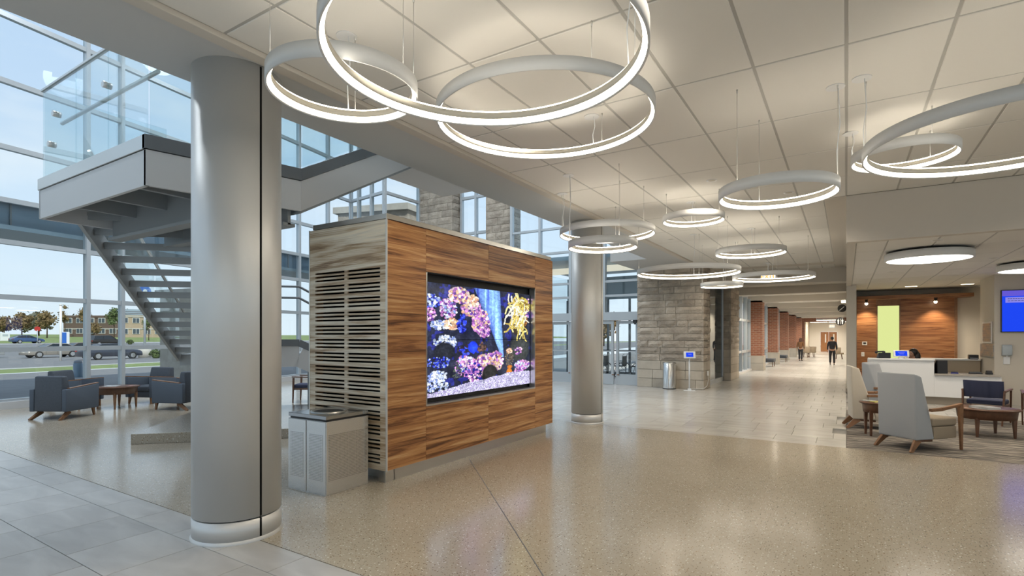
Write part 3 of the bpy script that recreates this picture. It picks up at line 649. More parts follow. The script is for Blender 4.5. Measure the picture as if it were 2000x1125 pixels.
as_ = N(t_, 'ShaderNodeAddShader'); oo = N(t_, 'ShaderNodeOutputMaterial'); t_.links.new(at.outputs['Color'], e_.inputs[0]); t_.links.new(e_.outputs[0], as_.inputs[0]); t_.links.new(gl.outputs[0], as_.inputs[1]); t_.links.new(as_.outputs[0], oo.inputs[0])
PY0, PY1, PZ0, PZ1 = 4.965, 7.585, .875, 2.335
for iy in range(2):
    for iz in range(2):
        w2, h2 = Wp//2, Hp//2; y0 = PY0+(PY1-PY0)*iy/2+(.003 if iy else 0); y1 = PY0+(PY1-PY0)*(iy+1)/2-(.003 if not iy else 0)
        z1 = PZ1-(PZ1-PZ0)*iz/2-(.003 if iz else 0); z0 = PZ1-(PZ1-PZ0)*(iz+1)/2+(.003 if not iz else 0); X_ = KX-.085
        ys = np.linspace(y0,y1,w2+1)-oy; zs_ = np.linspace(z1,z0,h2+1)
        vv = [(X_-ox, yv, zv) for zv in zs_ for yv in ys]
        ff = [(j*(w2+1)+i, (j+1)*(w2+1)+i, (j+1)*(w2+1)+i+1, j*(w2+1)+i+1) for j in range(h2) for i in range(w2)]
        ob_ = len(vv); vv += [(X_-.04-ox,y0-oy,z1),(X_-.04-ox,y1-oy,z1),(X_-.04-ox,y1-oy,z0),(X_-.04-ox,y0-oy,z0)]
        a, b_, c_, d_ = 0, w2, (h2+1)*(w2+1)-1, h2*(w2+1)
        ff += [(ob_,ob_+1,ob_+2,ob_+3),(a,b_,ob_+1,ob_),(b_,c_,ob_+2,ob_+1),(c_,d_,ob_+3,ob_+2),(d_,a,ob_,ob_+3)]
        me = bpy.data.meshes.new('display_panel'); me.from_pydata(vv, [], ff); me.materials.append(em)
        ca = me.attributes.new('Picture', 'FLOAT_COLOR', 'FACE')
        sub = img[iz*h2:(iz+1)*h2, iy*w2:(iy+1)*w2].reshape(-1,3); colr = np.ones((len(ff),4)); colr[:,:3] = 0; colr[:len(sub),:3] = sub
        ca.data.foreach_set('color', colr.astype(np.float32).ravel())
        obj('display_panel', me, None, kio)

# ================================================================== SQUARE STEEL BIN
bn = thing('litter_bin', 'square polished steel litter bin against the slotted end of the video wall', 'trash can', (-4.845, 3.885, 0))
hx, hy = .31, .285
obj('body', MB().box(-hx+.004,hx-.004,-hy+.004,hy-.004,.0,.765), M['steelsheet'], bn)
obj('lid', MB().box(-hx,hx,-hy,hy,.785,.825), M['lid'], bn, .003)
obj('shadow_gap', B(-hx+.015,hx-.015,-hy+.015,hy-.015,.765,.785), M['black'], bn)
obj('opening_ring', MB().lathe([(.155,.825),(.18,.837),(.19,.835),(.195,.825)], n=40), M['steel'], bn)
obj('opening', MB().cyl((0,0,.8255), .158, .0015, 40), M['black'], bn)
for a, b_ in ((-hx,-.004),(.004,hx)): 
    p_ = obj('door_panel', B(a+.003,b_-.003,-hy-.006,-hy+.004,.012,.762), M['steelsheet'], bn, .003)
    obj('perforated_field', B(a+.045,b_-.045,-hy-.009,-hy-.005,.15,.63), M['perf'], p_)
p_ = obj('side_panel', B(hx-.004,hx+.006,-hy+.003,hy-.003,.012,.762), M['steelsheet'], bn, .003)
obj('perforated_field', B(hx+.005,hx+.009,-hy+.03,hy-.03,.14,.63), M['perf'], p_)

# ================================================================== RING PENDANTS
def ring(name, label, X, Y, R, zt, h=.10, wires=((20,),), cable=True, n=96):
    t = thing(name, label, 'pendant light', (X,Y,zt-h), 0, 'ring pendant lights under the tiled ceiling')
    w_ = .036
    obj('shell', MB().lathe([(R,0),(R,h),(R-.012,h),(R-.012,h-.012)], n=n).lathe([(R,0),(R-.012,0),(R-.012,.007)], n=n), M['ring'], t)
    obj('inner_wall', MB().lathe([(R-w_,.037),(R-w_,h-.020),(R-w_+.004,h-.020),(R-w_+.004,.037)], n=n, closed=True), M['inner'], t)
    obj('lower_diffuser', MB().lathe([(R-.010,.005),(R-w_,.036)], n=n), M['ringe'], t)
    obj('upper_diffuser', MB().lathe([(R-w_,h-.022),(R-w_+.012,h-.006),(R-.013,h-.004)], n=n), M['ringe'], t)
    top = CZ-(zt-h)
    for i, a in enumerate(wires):
        a = math.radians(a[0]); x, y_ = (R-.02)*math.cos(a), (R-.02)*math.sin(a)
        wr = obj('suspension_wire', MB().tube([(x,y_,h-.01),(x,y_,top)], .0022, 6), M['steel'], t)
        obj('wire_anchor', MB().cyl((x,y_,top-.035), .007, .035, 8), M['steel'], wr)
    if cable:
        a = math.radians(wires[0][0]+6); x, y_ = (R-.02)*math.cos(a), (R-.02)*math.sin(a)
        cb_ = obj('power_cable', MB().tube([(x,y_,h-.02),(x-.01,y_,h+(top-h)*.3),(x+.015,y_,h+(top-h)*.6),(x,y_,top)], .004, 6), M['wplastic'], t)
        obj('canopy_disc', MB().cyl((x-.02,y_,top-.008), .075, .008, 24), M['ring'], cb_)
    return t
ring('ring_pendant', 'largest ring pendant, cut off by the top of the photo', -1.62, 2.31, .845, 3.20, wires=((40,),(160,),(280,)))
ring('ring_pendant', 'medium ring pendant beside the foreground column', -2.778, 2.35, .474, 3.33, wires=((130,),(250,),(10,)))
ring('ring_pendant', 'large ring pendant close under the ceiling, behind the largest one', -2.217, 4.045, .934, 3.60, wires=((80,),(320,),(200,)))
ring('ring_pendant', 'ring pendant hanging alone in front of the reception bulkhead', -.551, 5.52, .509, 3.05, wires=((-5,),(115,),(235,)))
ring('ring_pendant', 'large ring pendant cut off by the right edge of the photo', 1.04, 5.40, .93, 3.22, wires=((170,),(50,),(290,)))
ring('ring_pendant', 'small ring pendant seen through the large one at the right', .508, 6.887, .47, 3.60, wires=((175,),(55,),(295,)))
ring('ring_pendant', 'small ring pendant close under the ceiling, left of the one hanging alone', -2.034, 8.563, .463, 3.55, wires=((100,),(220,),(340,)))
ring('ring_pendant', 'upper wide ring of the pair in front of the far column', -3.213, 7.915, .744, 3.35, wires=((220,),(340,),(100,)))
ring('ring_pendant', 'lower small ring of the pair in front of the far column', -2.816, 6.794, .468, 2.95, wires=((200,),(320,),(80,)))
ring('ring_pendant', 'widest low ring pendant in front of the stone pier', -2.699, 10.904, .992, 3.00, wires=((90,),(210,),(330,)))
ring('ring_pendant', 'ring pendant close under the ceiling above the one with the exit sign behind', -1.584, 11.217, .636, 3.35, wires=((90,),(210,),(330,)))
ring('ring_pendant', 'farthest wide ring pendant, with the exit sign behind it', -1.457, 13.772, .88, 3.10, wires=((90,),(210,),(330,)))
ring('ring_pendant', 'smallest low ring pendant by the corner of the stone pier', -2.559, 13.598, .485, 2.95, wires=((90,),(210,),(330,)))
# unseen extra ring pendants, added to help light the lobby
for k, (x, y_, r_, z) in enumerate(((-2.4,-1.6,.9,3.3),(1.8,-2.2,.9,3.2),(4.8,1.2,.9,3.3),(3.6,4.6,.6,3.3),(5.4,7.4,.6,3.3))):
    ring('ring_pendant', 'unseen ring pendant added for its light, ' + ('behind the camera','behind the camera to the right','at the right glass side','right of the large cut off ring','before the reception bulkhead at the far right')[k], x, y_, r_, z, wires=((90,),(210,),(330,)), cable=False)
# reception drum lights
def drum(X, Y, label):
    t = thing('drum_light', label, 'ceiling light', (X,Y,2.99), 0, 'flat drum lights over the waiting area')
    obj('housing', MB().lathe([(.60,.005),(.615,0),(.63,.004),(.63,.125),(.62,.13),(0,.13)], n=72), M['ring'], t)
    obj('diffuser', MB().cyl((0,0,.006), .612, .004, 72), M['disc'], t)
    obj('spacer', MB().cyl((0,0,.13), .58, .022, 48), M['black'], t)
    return t
drum(1.21, 11.75, 'flat round drum light in the middle of the reception ceiling')
drum(3.29, 14.8, 'flat round drum light above the wall television')
drum(5.9, 11.75, 'flat round drum light out of view over the waiting area')

# ================================================================== STAIR
u_ = Vector((.7071,.7071,0)); w2_ = Vector((-.7071,.7071,0))
stair = thing('open_stair', 'grey steel stair with glass guards turning behind the foreground column', 'staircase', (-9.25, 5.0, 0))
SO = Vector((-9.25, 5.0, 0))
def S(name, mb, m_, bevel=0, parent=None, label=None):
    me = mb.mesh(name, bevel); me.transform(Matrix.Translation(-SO)); return obj(name, me, m_, parent or stair, label=label)
plq = Vector((-9.25,3.75,0))
pl = MB(); c4 = [plq, plq+u_*2.3, plq+u_*2.3+w2_*3.2, plq+w2_*3.2]
pl.prism([(p.x,p.y) for p in c4], 0, .155); S('terrazzo_plinth', pl, M['terr'], .004, label='low speckled terrazzo plinth under the flight')
LP = [(-8.58,2.48),(-5.80,2.48),(-5.45,3.97),(-6.95,3.97),(-8.58,3.97)]
S('landing_deck', MB().prism([(-8.55,2.52),(-5.83,2.52),(-5.48,3.95),(-8.55,3.95)], 3.42, 3.58), M['ustair'])
S('landing_fascia', MB().box(-8.6,-5.80,2.48,2.52,3.13,3.485), M['steelw'], .003, label='pale blue grey fascia panel')
S('landing_fascia', MB().hexa([(-5.84,2.48,3.13),(-5.80,2.48,3.13),(-5.45,3.97,3.13),(-5.49,3.97,3.13),(-5.84,2.48,3.485),(-5.80,2.48,3.485),(-5.45,3.97,3.485),(-5.49,3.97,3.485)]), M['steelw'], .002)
S('landing_fascia', MB().box(-8.62,-8.58,2.48,3.97,3.13,3.485), M['steelw'], .003)
S('edge_channel', MB().box(-8.62,-5.79,2.465,2.52,3.49,3.63), M['steel'], .003, label='brushed metal edge channel')
S('edge_channel', MB().hexa([(-5.84,2.465,3.49),(-5.785,2.465,3.49),(-5.435,3.97,3.49),(-5.49,3.97,3.49),(-5.84,2.465,3.63),(-5.785,2.465,3.63),(-5.435,3.97,3.63),(-5.49,3.97,3.63)]), M['dsteel'], .002)
for y_ in (3.25, 3.9): S('support_beam', MB().box(-8.55,-5.6,y_,y_+.04,2.98,3.42).box(-8.55,-5.6,y_-.06,y_+.10,2.96,3.0), M['ustair'])
for x in (-7.9,-7.1,-6.3): S('support_joist', MB().box(x,x+.05,2.52,3.25,3.2,3.42), M['ustair'])
# landing guard
gx = [-8.56,-7.55,-6.7,-5.82]
for a, b_ in zip(gx[:-1], gx[1:]): S('guard_glass', B(a+.006,b_-.006,2.50,2.515,3.42,4.74), M['rail'])
S('guard_glass', MB().hexa([(-5.83,2.53,3.42),(-5.815,2.53,3.42),(-5.465,3.95,3.42),(-5.48,3.95,3.42),(-5.83,2.53,4.74),(-5.815,2.53,4.74),(-5.465,3.95,4.74),(-5.48,3.95,4.74)]), M['rail'])
S('guard_glass', B(-8.6,-8.585,2.53,3.95,3.42,4.74), M['rail'])
S('guard_cap', MB().box(-8.6,-5.80,2.49,2.53,4.735,4.765), M['steel'], .003)
for (x, z) in ((-8.15,4.36),(-6.75,4.36),(-8.3,4.02)):
    S('standoff_disc', MB().tube([(x,2.47,z),(x,2.55,z)], .035, 20), M['steel'])
S('inner_handrail', MB().tube([(-8.45,2.66,4.36),(-5.95,2.66,4.36)], .022, 10), M['steel'])
# flight B  (rises toward the camera)
b0 = Vector((-11.05,5.32,1.30)); b1 = Vector((-8.65,2.94,3.32)); Wd = 1.6
S('stringer', MB().bar(b0-Vector((0,0,.02)), b1-Vector((0,0,.08)), .05, .26), M['ustair'], .003)
S('stringer', MB().bar(b0+u_*Wd-Vector((0,0,.02)), b1+u_*Wd-Vector((0,0,.08)), .05, .26), M['ustair'], .003)
nT = 13
for i in range(nT):
    p = b0.lerp(b1, (i+.6)/nT); q0 = p+u_*.03; q1 = p+u_*(Wd-.03); dz = Vector((0,0,.03))
    S('tread', MB().bar(q0+dz, q1+dz, .27, .045).bar(q0+dz-w2_*.12-Vector((0,0,.045)), q1+dz-w2_*.12-Vector((0,0,.045)), .02, .06), M['ustair'], 0)
hr = lambda off, h: [b0+u_*off+Vector((0,0,h)), b1+u_*off+Vector((0,0,h))]
S('handrail', MB().tube([b1+u_*(Wd-.08)-w2_*-.0+Vector((.35,-.35,.62)), b1+u_*(Wd-.08)+Vector((0,0,.62)), b0+u_*(Wd-.08)+Vector((0,0,.62))], .024, 10), M['steel'])
S('handrail', MB().tube([b1+u_*.08+Vector((0,0,.82)), b0+u_*.08+Vector((0,0,.82))], .024, 10), M['steel'])
for off in (.0, Wd):
    a, b_ = b0+u_*off, b1+u_*off
    for k in range(3):
        s_, e_2 = a.lerp(b_, k/3+.01), a.lerp(b_, (k+1)/3-.01); t_h = u_*.006
        S('guard_glass', MB().hexa([s_-t_h+Vector((0,0,.08)), e_2-t_h+Vector((0,0,.08)), e_2+t_h+Vector((0,0,.08)), s_+t_h+Vector((0,0,.08)), s_-t_h+Vector((0,0,1.05)), e_2-t_h+Vector((0,0,1.05)), e_2+t_h+Vector((0,0,1.05)), s_+t_h+Vector((0,0,1.05))]), M['rail'])
# mid landing
mm_ = [b0+w2_*0, b0+u_*2.2, b0+u_*2.2+w2_*1.7, b0+w2_*1.7]
S('mid_landing', MB().prism([(p.x,p.y) for p in mm_], 1.08, 1.30), M['ustair'])
f0, f1 = b0+u_*1.62, b0+u_*2.2
S('mid_landing_fascia', MB().bar(Vector((f0.x,f0.y,1.24)), Vector((f1.x,f1.y,1.24)), .05, .42), M['steelw'])
S('mid_landing_cap', MB().bar(Vector((f0.x,f0.y,1.52)), Vector((f1.x,f1.y,1.52)), .07, .14), M['dsteel'])
for p in (mm_[3], mm_[2]): S('landing_post', MB().box(p.x-.06,p.x+.06,p.y-.06,p.y+.06,0,1.08), M['ustair'])
# flight A (down to the floor, behind the kiosk)
a0 = b0+u_*2.2; a1 = a0+u_*2.35
a1 = Vector((a1.x,a1.y,0.0)); 
S('stringer', MB().bar(Vector((a0.x,a0.y,1.24)), Vector((a1.x,a1.y,.14)), .05, .42), M['steelw'])
S('stringer_cap', MB().bar(Vector((a0.x,a0.y,1.52)), Vector((a1.x,a1.y,.42)), .07, .14), M['dsteel'])
S('stringer', MB().bar(Vector((a0.x,a0.y,1.24))+w2_*1.6, Vector((a1.x,a1.y,.14))+w2_*1.6, .05, .42), M['steelw'])
for i in range(8):
    p = Vector((a0.x,a0.y,1.30)).lerp(Vector((a1.x,a1.y,0.0)), (i+.6)/8); S('tread', MB().bar(p+w2_*.03, p+w2_*1.57, .30, .05), M['ustair'])
for h in (.82, 1.05):
    S('handrail', MB().tube([b0+u_*1.6+Vector((0,0,h+.32)), Vector((a0.x,a0.y,1.30+h+.32)), Vector((a1.x,a1.y,h+.32))], .024, 10), M['dsteel'])
# flight C (up to the upper floor)
c0 = Vector((-5.45,3.97,0)); c1 = Vector((-5.43,6.05,0))
S('stringer', MB().hexa([(-5.49,3.97,3.13),(-5.45,3.97,3.13),(-5.43,6.35,4.45),(-5.47,6.35,4.45),(-5.49,3.97,3.485),(-5.45,3.97,3.485),(-5.43,6.35,4.805),(-5.47,6.35,4.805)]), M['steelw'], .002, label='white fascia of the upper flight')
S('stringer_cap', MB().hexa([(-5.50,3.97,3.49),(-5.435,3.97,3.49),(-5.415,6.35,4.81),(-5.48,6.35,4.81),(-5.50,3.97,3.63),(-5.435,3.97,3.63),(-5.415,6.35,4.95),(-5.48,6.35,4.95)]), M['dsteel'], .002)
S('soffit_panel', MB().hexa([(-6.95,3.97,3.10),(-5.46,3.97,3.10),(-5.44,6.35,4.42),(-6.95,6.35,4.42),(-6.95,3.97,3.13),(-5.46,3.97,3.13),(-5.44,6.35,4.45),(-6.95,6.35,4.45)]), M['ustair'])
for i in range(8):
    y_ = 4.0+.29*i; S('tread', B(-6.93,-5.5,y_,y_+.30,3.44+.16*i,3.60+.16*i), M['ustair'])
S('guard_glass', MB().hexa([(-5.465,4.0,3.6),(-5.455,4.0,3.6),(-5.435,6.3,4.9),(-5.445,6.3,4.9),(-5.465,4.0,4.8),(-5.455,4.0,4.8),(-5.435,6.3,6.1),(-5.445,6.3,6.1)]), M['rail'])
S('guard_glass', MB().hexa([(-6.965,4.0,3.6),(-6.955,4.0,3.6),(-6.945,6.3,4.9),(-6.955,6.3,4.9),(-6.965,4.0,4.8),(-6.955,4.0,4.8),(-6.945,6.3,6.1),(-6.955,6.3,6.1)]), M['rail'])
S('upper_deck', B(-6.97,-4.8,6.35,8.4,4.5,4.72), M['steelw'])

# ================================================================== FURNITURE
def highback(label, fab, fab2, loc, rz, group='highback chairs around the side table'):
    t = thing('highback_armchair', label, 'armchair', loc, rz, group)
    pr = [(-.37,.17),(-.02,.17),(-.10,.50),(-.27,1.08),(-.40,1.12)]
    obj('backrest', MB().extr(pr, 'x', -.29, .29), fab, t, .025, 3)
    obj('seat_base', B(-.285,.285,-.03,.42,.17,.345), fab2, t, .012, 2)
    obj('seat_cushion', B(-.285,.285,-.06,.43,.35,.47), fab2, t, .03, 3)
    for s_ in (-1,1):
        a = obj('armrest', MB().bar((s_*.325,-.16,.60),(s_*.325,.05,.605),.05,.045).bar((s_*.325,.05,.605),(s_*.325,.46,.665),.05,.045,.055,.035), M['walnutl'], t, .006)
        obj('leg', MB().bar((s_*.325,.435,.66),(s_*.325,.455,0),.045,.07,.03,.035, up=(0,1,0)), M['walnutl'], t, .004)
        obj('leg', MB().bar((s_*.24,-.28,.18),(s_*.27,-.46,0),.04,.11,.03,.045, up=(0,1,0)), M['walnutl'], t, .004)
        obj('rail', MB().bar((s_*.24,-.30,.155),(s_*.24,-.02,.15),.035,.03), M['walnut'], t)
    return t
highback('pale blue grey highback chair with walnut arms, nearest in the waiting area', M['greyf'], M['tan'], (.87,9.88,0), -.72)
highback('cream highback chair seen from the side at the carpet edge', M['cream'], M['cream'], (.43,11.62,0), -1.45)
highback('highback chair with a brown inner back, between the cream one and the reception desk', M['greyf'], M['tan'], (.74,13.25,0), -1.95)
def round_table(label, loc, R, h, leg=M['walnut'], n=4, ap=.14, rz=.3, grp='round drum tables'):
    t = thing('drum_table', label, 'table', loc, rz, grp)
    obj('tabletop', MB().lathe([(0,h-.028),(R-.02,h-.028),(R,h-.014),(R-.006,h),(0,h)], n=48), M['walnut'], t)
    obj('apron', MB().lathe([(R-.06,h-.03-ap),(R-.045,h-.03)], n=48).lathe([(R-.075,h-.03),(R-.09,h-.03-ap)], n=48).lathe([(R-.09,h-.03-ap),(R-.06,h-.03-ap)], n=48), M['walnut'], t)
    for k in range(n):
        a = PI/4+k*2*PI/n; r = R-.085
        obj('leg', MB().bar((r*math.cos(a),r*math.sin(a),h-.03-ap+.03),(1.02*r*math.cos(a),1.02*r*math.sin(a),0),.055,.055,.03,.03), leg, t, .004)
    return t
round_table('small dark drum side table beside the cream highback chair', (.42,10.72,0), .245, .56)
round_table('low dark round coffee table in front of the blue grey highback chair', (1.98,11.72,0), .44, .46)
def magazine(label, loc, rz, col, w_=.21, d_=.28, h=.008, mbg=None):
    t = thing('magazine', label, 'magazine', loc, rz, None)
    obj('pages', B(-w_/2+.003,w_/2-.003,-d_/2+.003,d_/2-.003,.0005,h-.001), M['white'], t)
    obj('cover', MB().box(-w_/2,w_/2,-d_/2,d_/2,h-.001,h).box(-w_/2,-w_/2+.003,-d_/2,d_/2,0,h), col, t)
    return t
mg1 = mat('magazine_cover_yellow', (.55,.50,.12), .3, vary=.5, bscale=9); mg2 = mat('magazine_cover_grey', (.45,.46,.45), .3, vary=.5, bscale=9); mg3 = mat('magazine_cover_red', (.4,.18,.14), .3, vary=.5, bscale=9)
magazine('yellow covered magazine on the small side table', (.44,10.66,.561), .4, mg1, .16, .22)
magazine('grey covered magazine at the left of the small side table', (.32,10.80,.561), 1.2, mg2, .14, .19)
magazine('thick closed book lying on the low coffee table', (1.93,11.55,.461), .75, mg2, .24, .32, .035)
def guest(label, loc, rz, grp='navy guest chairs by the reception'):
    t = thing('guest_chair', label, 'chair', loc, rz, grp)
    obj('seat', B(-.27,.27,-.20,.28,.36,.45), M['navy'], t, .025, 3)
    mb = MB(); n = 6
    for i in range(n):
        x0, x1 = -.29+.58*i/n, -.29+.58*(i+1)/n; y0, y1 = -.27-.05*(1-(x0/.29)**2), -.27-.05*(1-(x1/.29)**2)
        mb.hexa([(x0,y0,.50),(x1,y1,.50),(x1,y1+.05,.50),(x0,y0+.05,.50),(x0,y0-.07,.82),(x1,y1-.07,.82),(x1,y1-.02,.82),(x0,y0-.02,.82)])
    obj('backrest', mb, M['navy'], t, .008, 2)
    for s_ in (-1,1):
        obj('leg', MB().bar((s_*.30,-.29,.64),(s_*.28,-.38,0),.03,.05,.025,.03, up=(0,1,0)), M['walnut'], t, .003)
        obj('leg', MB().bar((s_*.30,.25,.62),(s_*.29,.27,0),.03,.05,.025,.03, up=(0,1,0)), M['walnut'], t, .003)
        obj('armrest', MB().bar((s_*.30,-.30,.63),(s_*.30,.29,.645),.045,.028), M['walnut'], t, .004)
        obj('seat_rail', MB().bar((s_*.275,-.28,.34),(s_*.275,.25,.34),.03,.04), M['walnut'], t)
    return t
guest('navy guest chair behind the low coffee table', (2.28,13.45,0), -.35)
guest('navy guest chair at the right edge of the photo', (3.02,13.1,0), -.15)
guest('dark guest chair half hidden behind the wood clad video wall', (-11.6,8.65,0), 2.2, None)
def club(label, loc, rz):
    t = thing('club_armchair', label, 'armchair', loc, rz, 'slate club chairs around the atrium table')
    obj('backrest', MB().extr([(-.40,.16),(-.20,.16),(-.20,.60),(-.26,.86),(-.385,.86)], 'x', -.29, .29), M['slate'], t, .03, 3)
    obj('seat_base', B(-.285,.285,-.2,.37,.16,.30), M['slate'], t, .01, 2)
    obj('seat_cushion', B(-.283,.283,-.2,.39,.30,.44), M['slate'], t, .035, 3)
    for s_ in (-1,1):
        xs = sorted((s_*.29, s_*.38))
        obj('arm', MB().extr([(-.40,.16),(.39,.16),(.40,.66),(-.33,.60),(-.40,.60)], 'x', *xs), M['slateb'], t, .012, 2)
        obj('arm_cap', MB().bar((s_*.335,-.30,.612),(s_*.335,.40,.672),.07,.018), M['walnutl'], t, .004)
        obj('leg', MB().bar((s_*.30,.33,.17),(s_*.31,.35,0),.06,.05,.04,.03), M['walnutl'], t, .003)
        obj('leg', MB().bar((s_*.28,-.22,.15),(s_*.31,-.47,0),.05,.09,.04,.045, up=(0,1,0)), M['walnutl'], t, .003)
    return t
club('slate club armchair nearest in the atrium, seen from behind', (-13.55,4.32,0), .52)
club('slate club armchair with its back to the window, behind the nearest one', (-15.15,5.0,0), -1.0)
club('slate club armchair beyond the drum table, facing the room', (-14.75,6.45,0), -2.75)
club('slate club armchair beside the foreground column, seen from its side', (-12.95,6.25,0), 1.95)
round_table('walnut drum table between the slate club armchairs', (-14.3,5.52,0), .44, .50, M['walnutl'])
magazine('open magazines lying on the walnut drum table', (-14.33,5.42,.501), .7, mg2, .3, .22)
magazine('small magazine at the back of the walnut drum table', (-14.08,5.74,.501), .2, mg3, .15, .2)

# ================================================================== ITEMS BY THE STONE PIER
t = thing('round_bin', 'round stainless bin against the stone pier', 'trash can', (-4.72,16.78,0))
obj('body', MB().lathe([(.20,.02),(.20,.80),(.185,.82),(.13,.825)], n=40), M['steelsheet'], t)
obj('base', MB().lathe([(.205,0),(.205,.03)], n=40), M['plastic'], t)
obj('rim', MB().lathe([(.203,.80),(.205,.825),(.18,.84)], n=40), M['steel'], t)
obj('opening', MB().cyl((0,0,.822), .14, .004, 30), M['black'], t)
t = thing('tablet_stand', 'white tablet kiosk on a slim post in front of the stone pier', 'kiosk stand', (-4.03,16.5,0), .35)
obj('base', B(-.17,.17,-.12,.12,0,.012), M['wplastic'], t, .004); obj('base_block', B(-.05,.05,-.05,.05,.012,.07), M['wplastic'], t, .004)
obj('post', MB().cyl((0,0,.07), .022, .95, 16), M['wplastic'], t)
def tilt(mb, c, ang):
    m = Matrix.Translation(c) @ Matrix.Rotation(ang, 4, 'X'); mb.v = [tuple(m @ Vector(p)) for p in mb.v]; return mb
h_ = obj('tablet_housing', tilt(B(-.17,.17,-.018,.018,-.11,.11), Vector((0,-.03,1.09)), -.35), M['wplastic'], t, .012, 2)
obj('screen', tilt(B(-.105,.105,-.022,-.018,-.07,.07), Vector((0,-.03,1.09)), -.35), M['blue'], h_)
obj('screen_text', tilt(MB().box(-.05,.05,-.024,-.022,.015,.025).box(-.035,.06,-.024,-.022,-.01,0), Vector((0,-.03,1.09)), -.35), M['bluel'], h_)
cb = MB().tube([(-3.98,16.55,.06),(-3.85,16.7,.05),(-3.68,16.85,.06),(-3.66,17.2,.12),(-3.665,17.45,.35),(-3.665,17.42,.46)], .007, 6)
tag(obj('power_cord', cb, M['wplastic']), 'white cord running round the stone pier corner to an outlet', 'cord')
ot = obj('wall_outlet', B(-3.70,-3.66,17.36,17.44,.42,.56), M['wplastic']); tag(ot, 'white outlet low on the side of the stone pier', 'outlet')
ds = obj('door_sensor', MB().box(-6.0,-5.88,17.05,17.16,2.10,2.20).cyl((-5.94,17.08,2.05), .03, .05, 12), M['plastic']); tag(ds, 'small black sensor at the top corner of the rightmost sliding door', 'sensor')

# EXIT signs
def text_part(fc, parent, loc):
    tmp = bpy.data.objects.new('tmp', fc); COL.objects.link(tmp); dg = bpy.context.evaluated_depsgraph_get(); dg.update()
    me = bpy.data.meshes.new_from_object(tmp.evaluated_get(dg)); bpy.data.objects.remove(tmp); me.name = 'exit_letters'
    me.transform(Matrix.Rotation(PI/2, 4, 'X')); obj('exit_letters', me, M['exitr'], parent, loc=loc)
def exit_sign(loc, label, s_=1.0, double=True):
    t = thing('exit_sign', label, 'exit sign', loc)
    obj('housing', B(-.20*s_,.20*s_,-.025,.025,-.11*s_,.11*s_), M['exitw'], t, .004)
    fc = bpy.data.curves.new('exit_letters', 'FONT'); fc.body = 'EXIT'; fc.size = .20*s_; fc.align_x = 'CENTER'; fc.align_y = 'CENTER'; fc.extrude = .002; text_part(fc, t, (0,-.029,0))
    obj('hanger', MB().cyl((0,0,.10*s_), .012, CZ-loc[2]-.10*s_-.02, 8).cyl((0,0,CZ-loc[2]-.03), .06, .03, 20), M['wplastic'], t)
    return t
exit_sign((-1.99,17.6,3.44), 'hanging EXIT sign behind the farthest wide ring')
t2 = thing('exit_sign', 'small EXIT sign above the wooden double doors at the corridor end', 'exit sign', (-1.3,65.9,2.75))
obj('housing', B(-.25,.25,-.03,.03,-.14,.14), M['exitw'], t2)
fc = bpy.data.curves.new('exit_letters', 'FONT'); fc.body = 'EXIT'; fc.size = .24; fc.align_x = 'CENTER'; fc.align_y = 'CENTER'; fc.extrude = .002; text_part(fc, t2, (0,-.035,0))

# ================================================================== RECEPTION
desk = thing('reception_desk', 'white reception desk with a lowered section at its right', 'desk', (1.7,16.9,0))
def R_(name, mb, m_, bevel=0, parent=None, label=None):
    me = mb.mesh(name, bevel); me.transform(Matrix.Translation((-1.7,-16.9,0))); return obj(name, me, m_, parent or desk, label=label)
R_('front_panel', B(.5,1.80,16.3,16.36,.19,1.06), M['quartz'], .004)
R_('front_panel', B(1.80,3.02,16.3,16.36,.19,.715), M['quartz'], .004, label='lower white front panel')
R_('transaction_top', B(.47,1.81,16.26,16.62,1.06,1.10), M['quartz'], .006)
R_('end_panel', B(.48,.53,16.36,17.2,.0,1.06), M['quartz'], .003); R_('step_panel', B(1.77,1.81,16.36,17.0,.70,1.06), M['plastic'])
R_('low_worktop', B(1.80,3.0,16.24,17.0,.715,.75), M['ctop'], .004, label='grey lowered worktop')
R_('toe_kick', B(.6,3.02,16.42,16.46,0,.19), M['toe']); R_('inner_worktop', B(.53,1.79,16.62,17.2,.72,.75), M['shelf'])
bc = thing('back_counter', 'tan back counter behind the reception desk', 'counter', (2.4,18.8,0))
obj('carcass', B(-.95,.62,-.2,.35,0,1.0), M['shelf'], bc); obj('worktop', B(-.97,.62,-.24,.37,1.0,1.04), M['quartz'], bc, .004)
obj('open_shelf', MB().box(-.9,.6,-.26,-.2,.62,.65).box(-.9,.6,-.26,-.2,.42,.45), M['shelf'], bc)
t = thing('desk_telephone', 'black desk telephone at the left end of the reception desk', 'telephone', (.80,16.44,1.10), .2)
obj('base', MB().extr([(-.1,0),(.1,0),(.1,.03),(-.06,.14),(-.1,.14)], 'x', -.13, .13), M['plastic'], t, .008); obj('handset', MB().bar((-.16,-.02,.16),(.0,-.02,.17),.05,.035).ball((-.16,-.02,.145), .035).ball((.0,-.02,.15), .035), M['plastic'], t)
t = thing('payment_tablet', 'white tablet terminal with a blue screen standing on the reception desk', 'tablet', (1.16,16.40,1.10), .1)
obj('stand', B(-.05,.05,-.02,.06,0,.03), M['wplastic'], t); h_ = obj('tablet_housing', tilt(B(-.165,.165,-.018,.018,-.085,.085), Vector((0,0,.12)), -.25), M['wplastic'], t, .014, 2)
obj('screen', tilt(B(-.12,.12,-.022,-.018,-.06,.06), Vector((0,0,.12)), -.25), M['blue'], h_); obj('screen_text', tilt(MB().box(-.07,.07,-.024,-.022,.015,.025).box(-.04,.05,-.024,-.022,-.015,-.005), Vector((0,0,.12)), -.25), M['bluel'], h_)
t = thing('card_terminal', 'black office phone with small lit screen on the lowered worktop', 'telephone', (1.95,16.6,.75), .3)
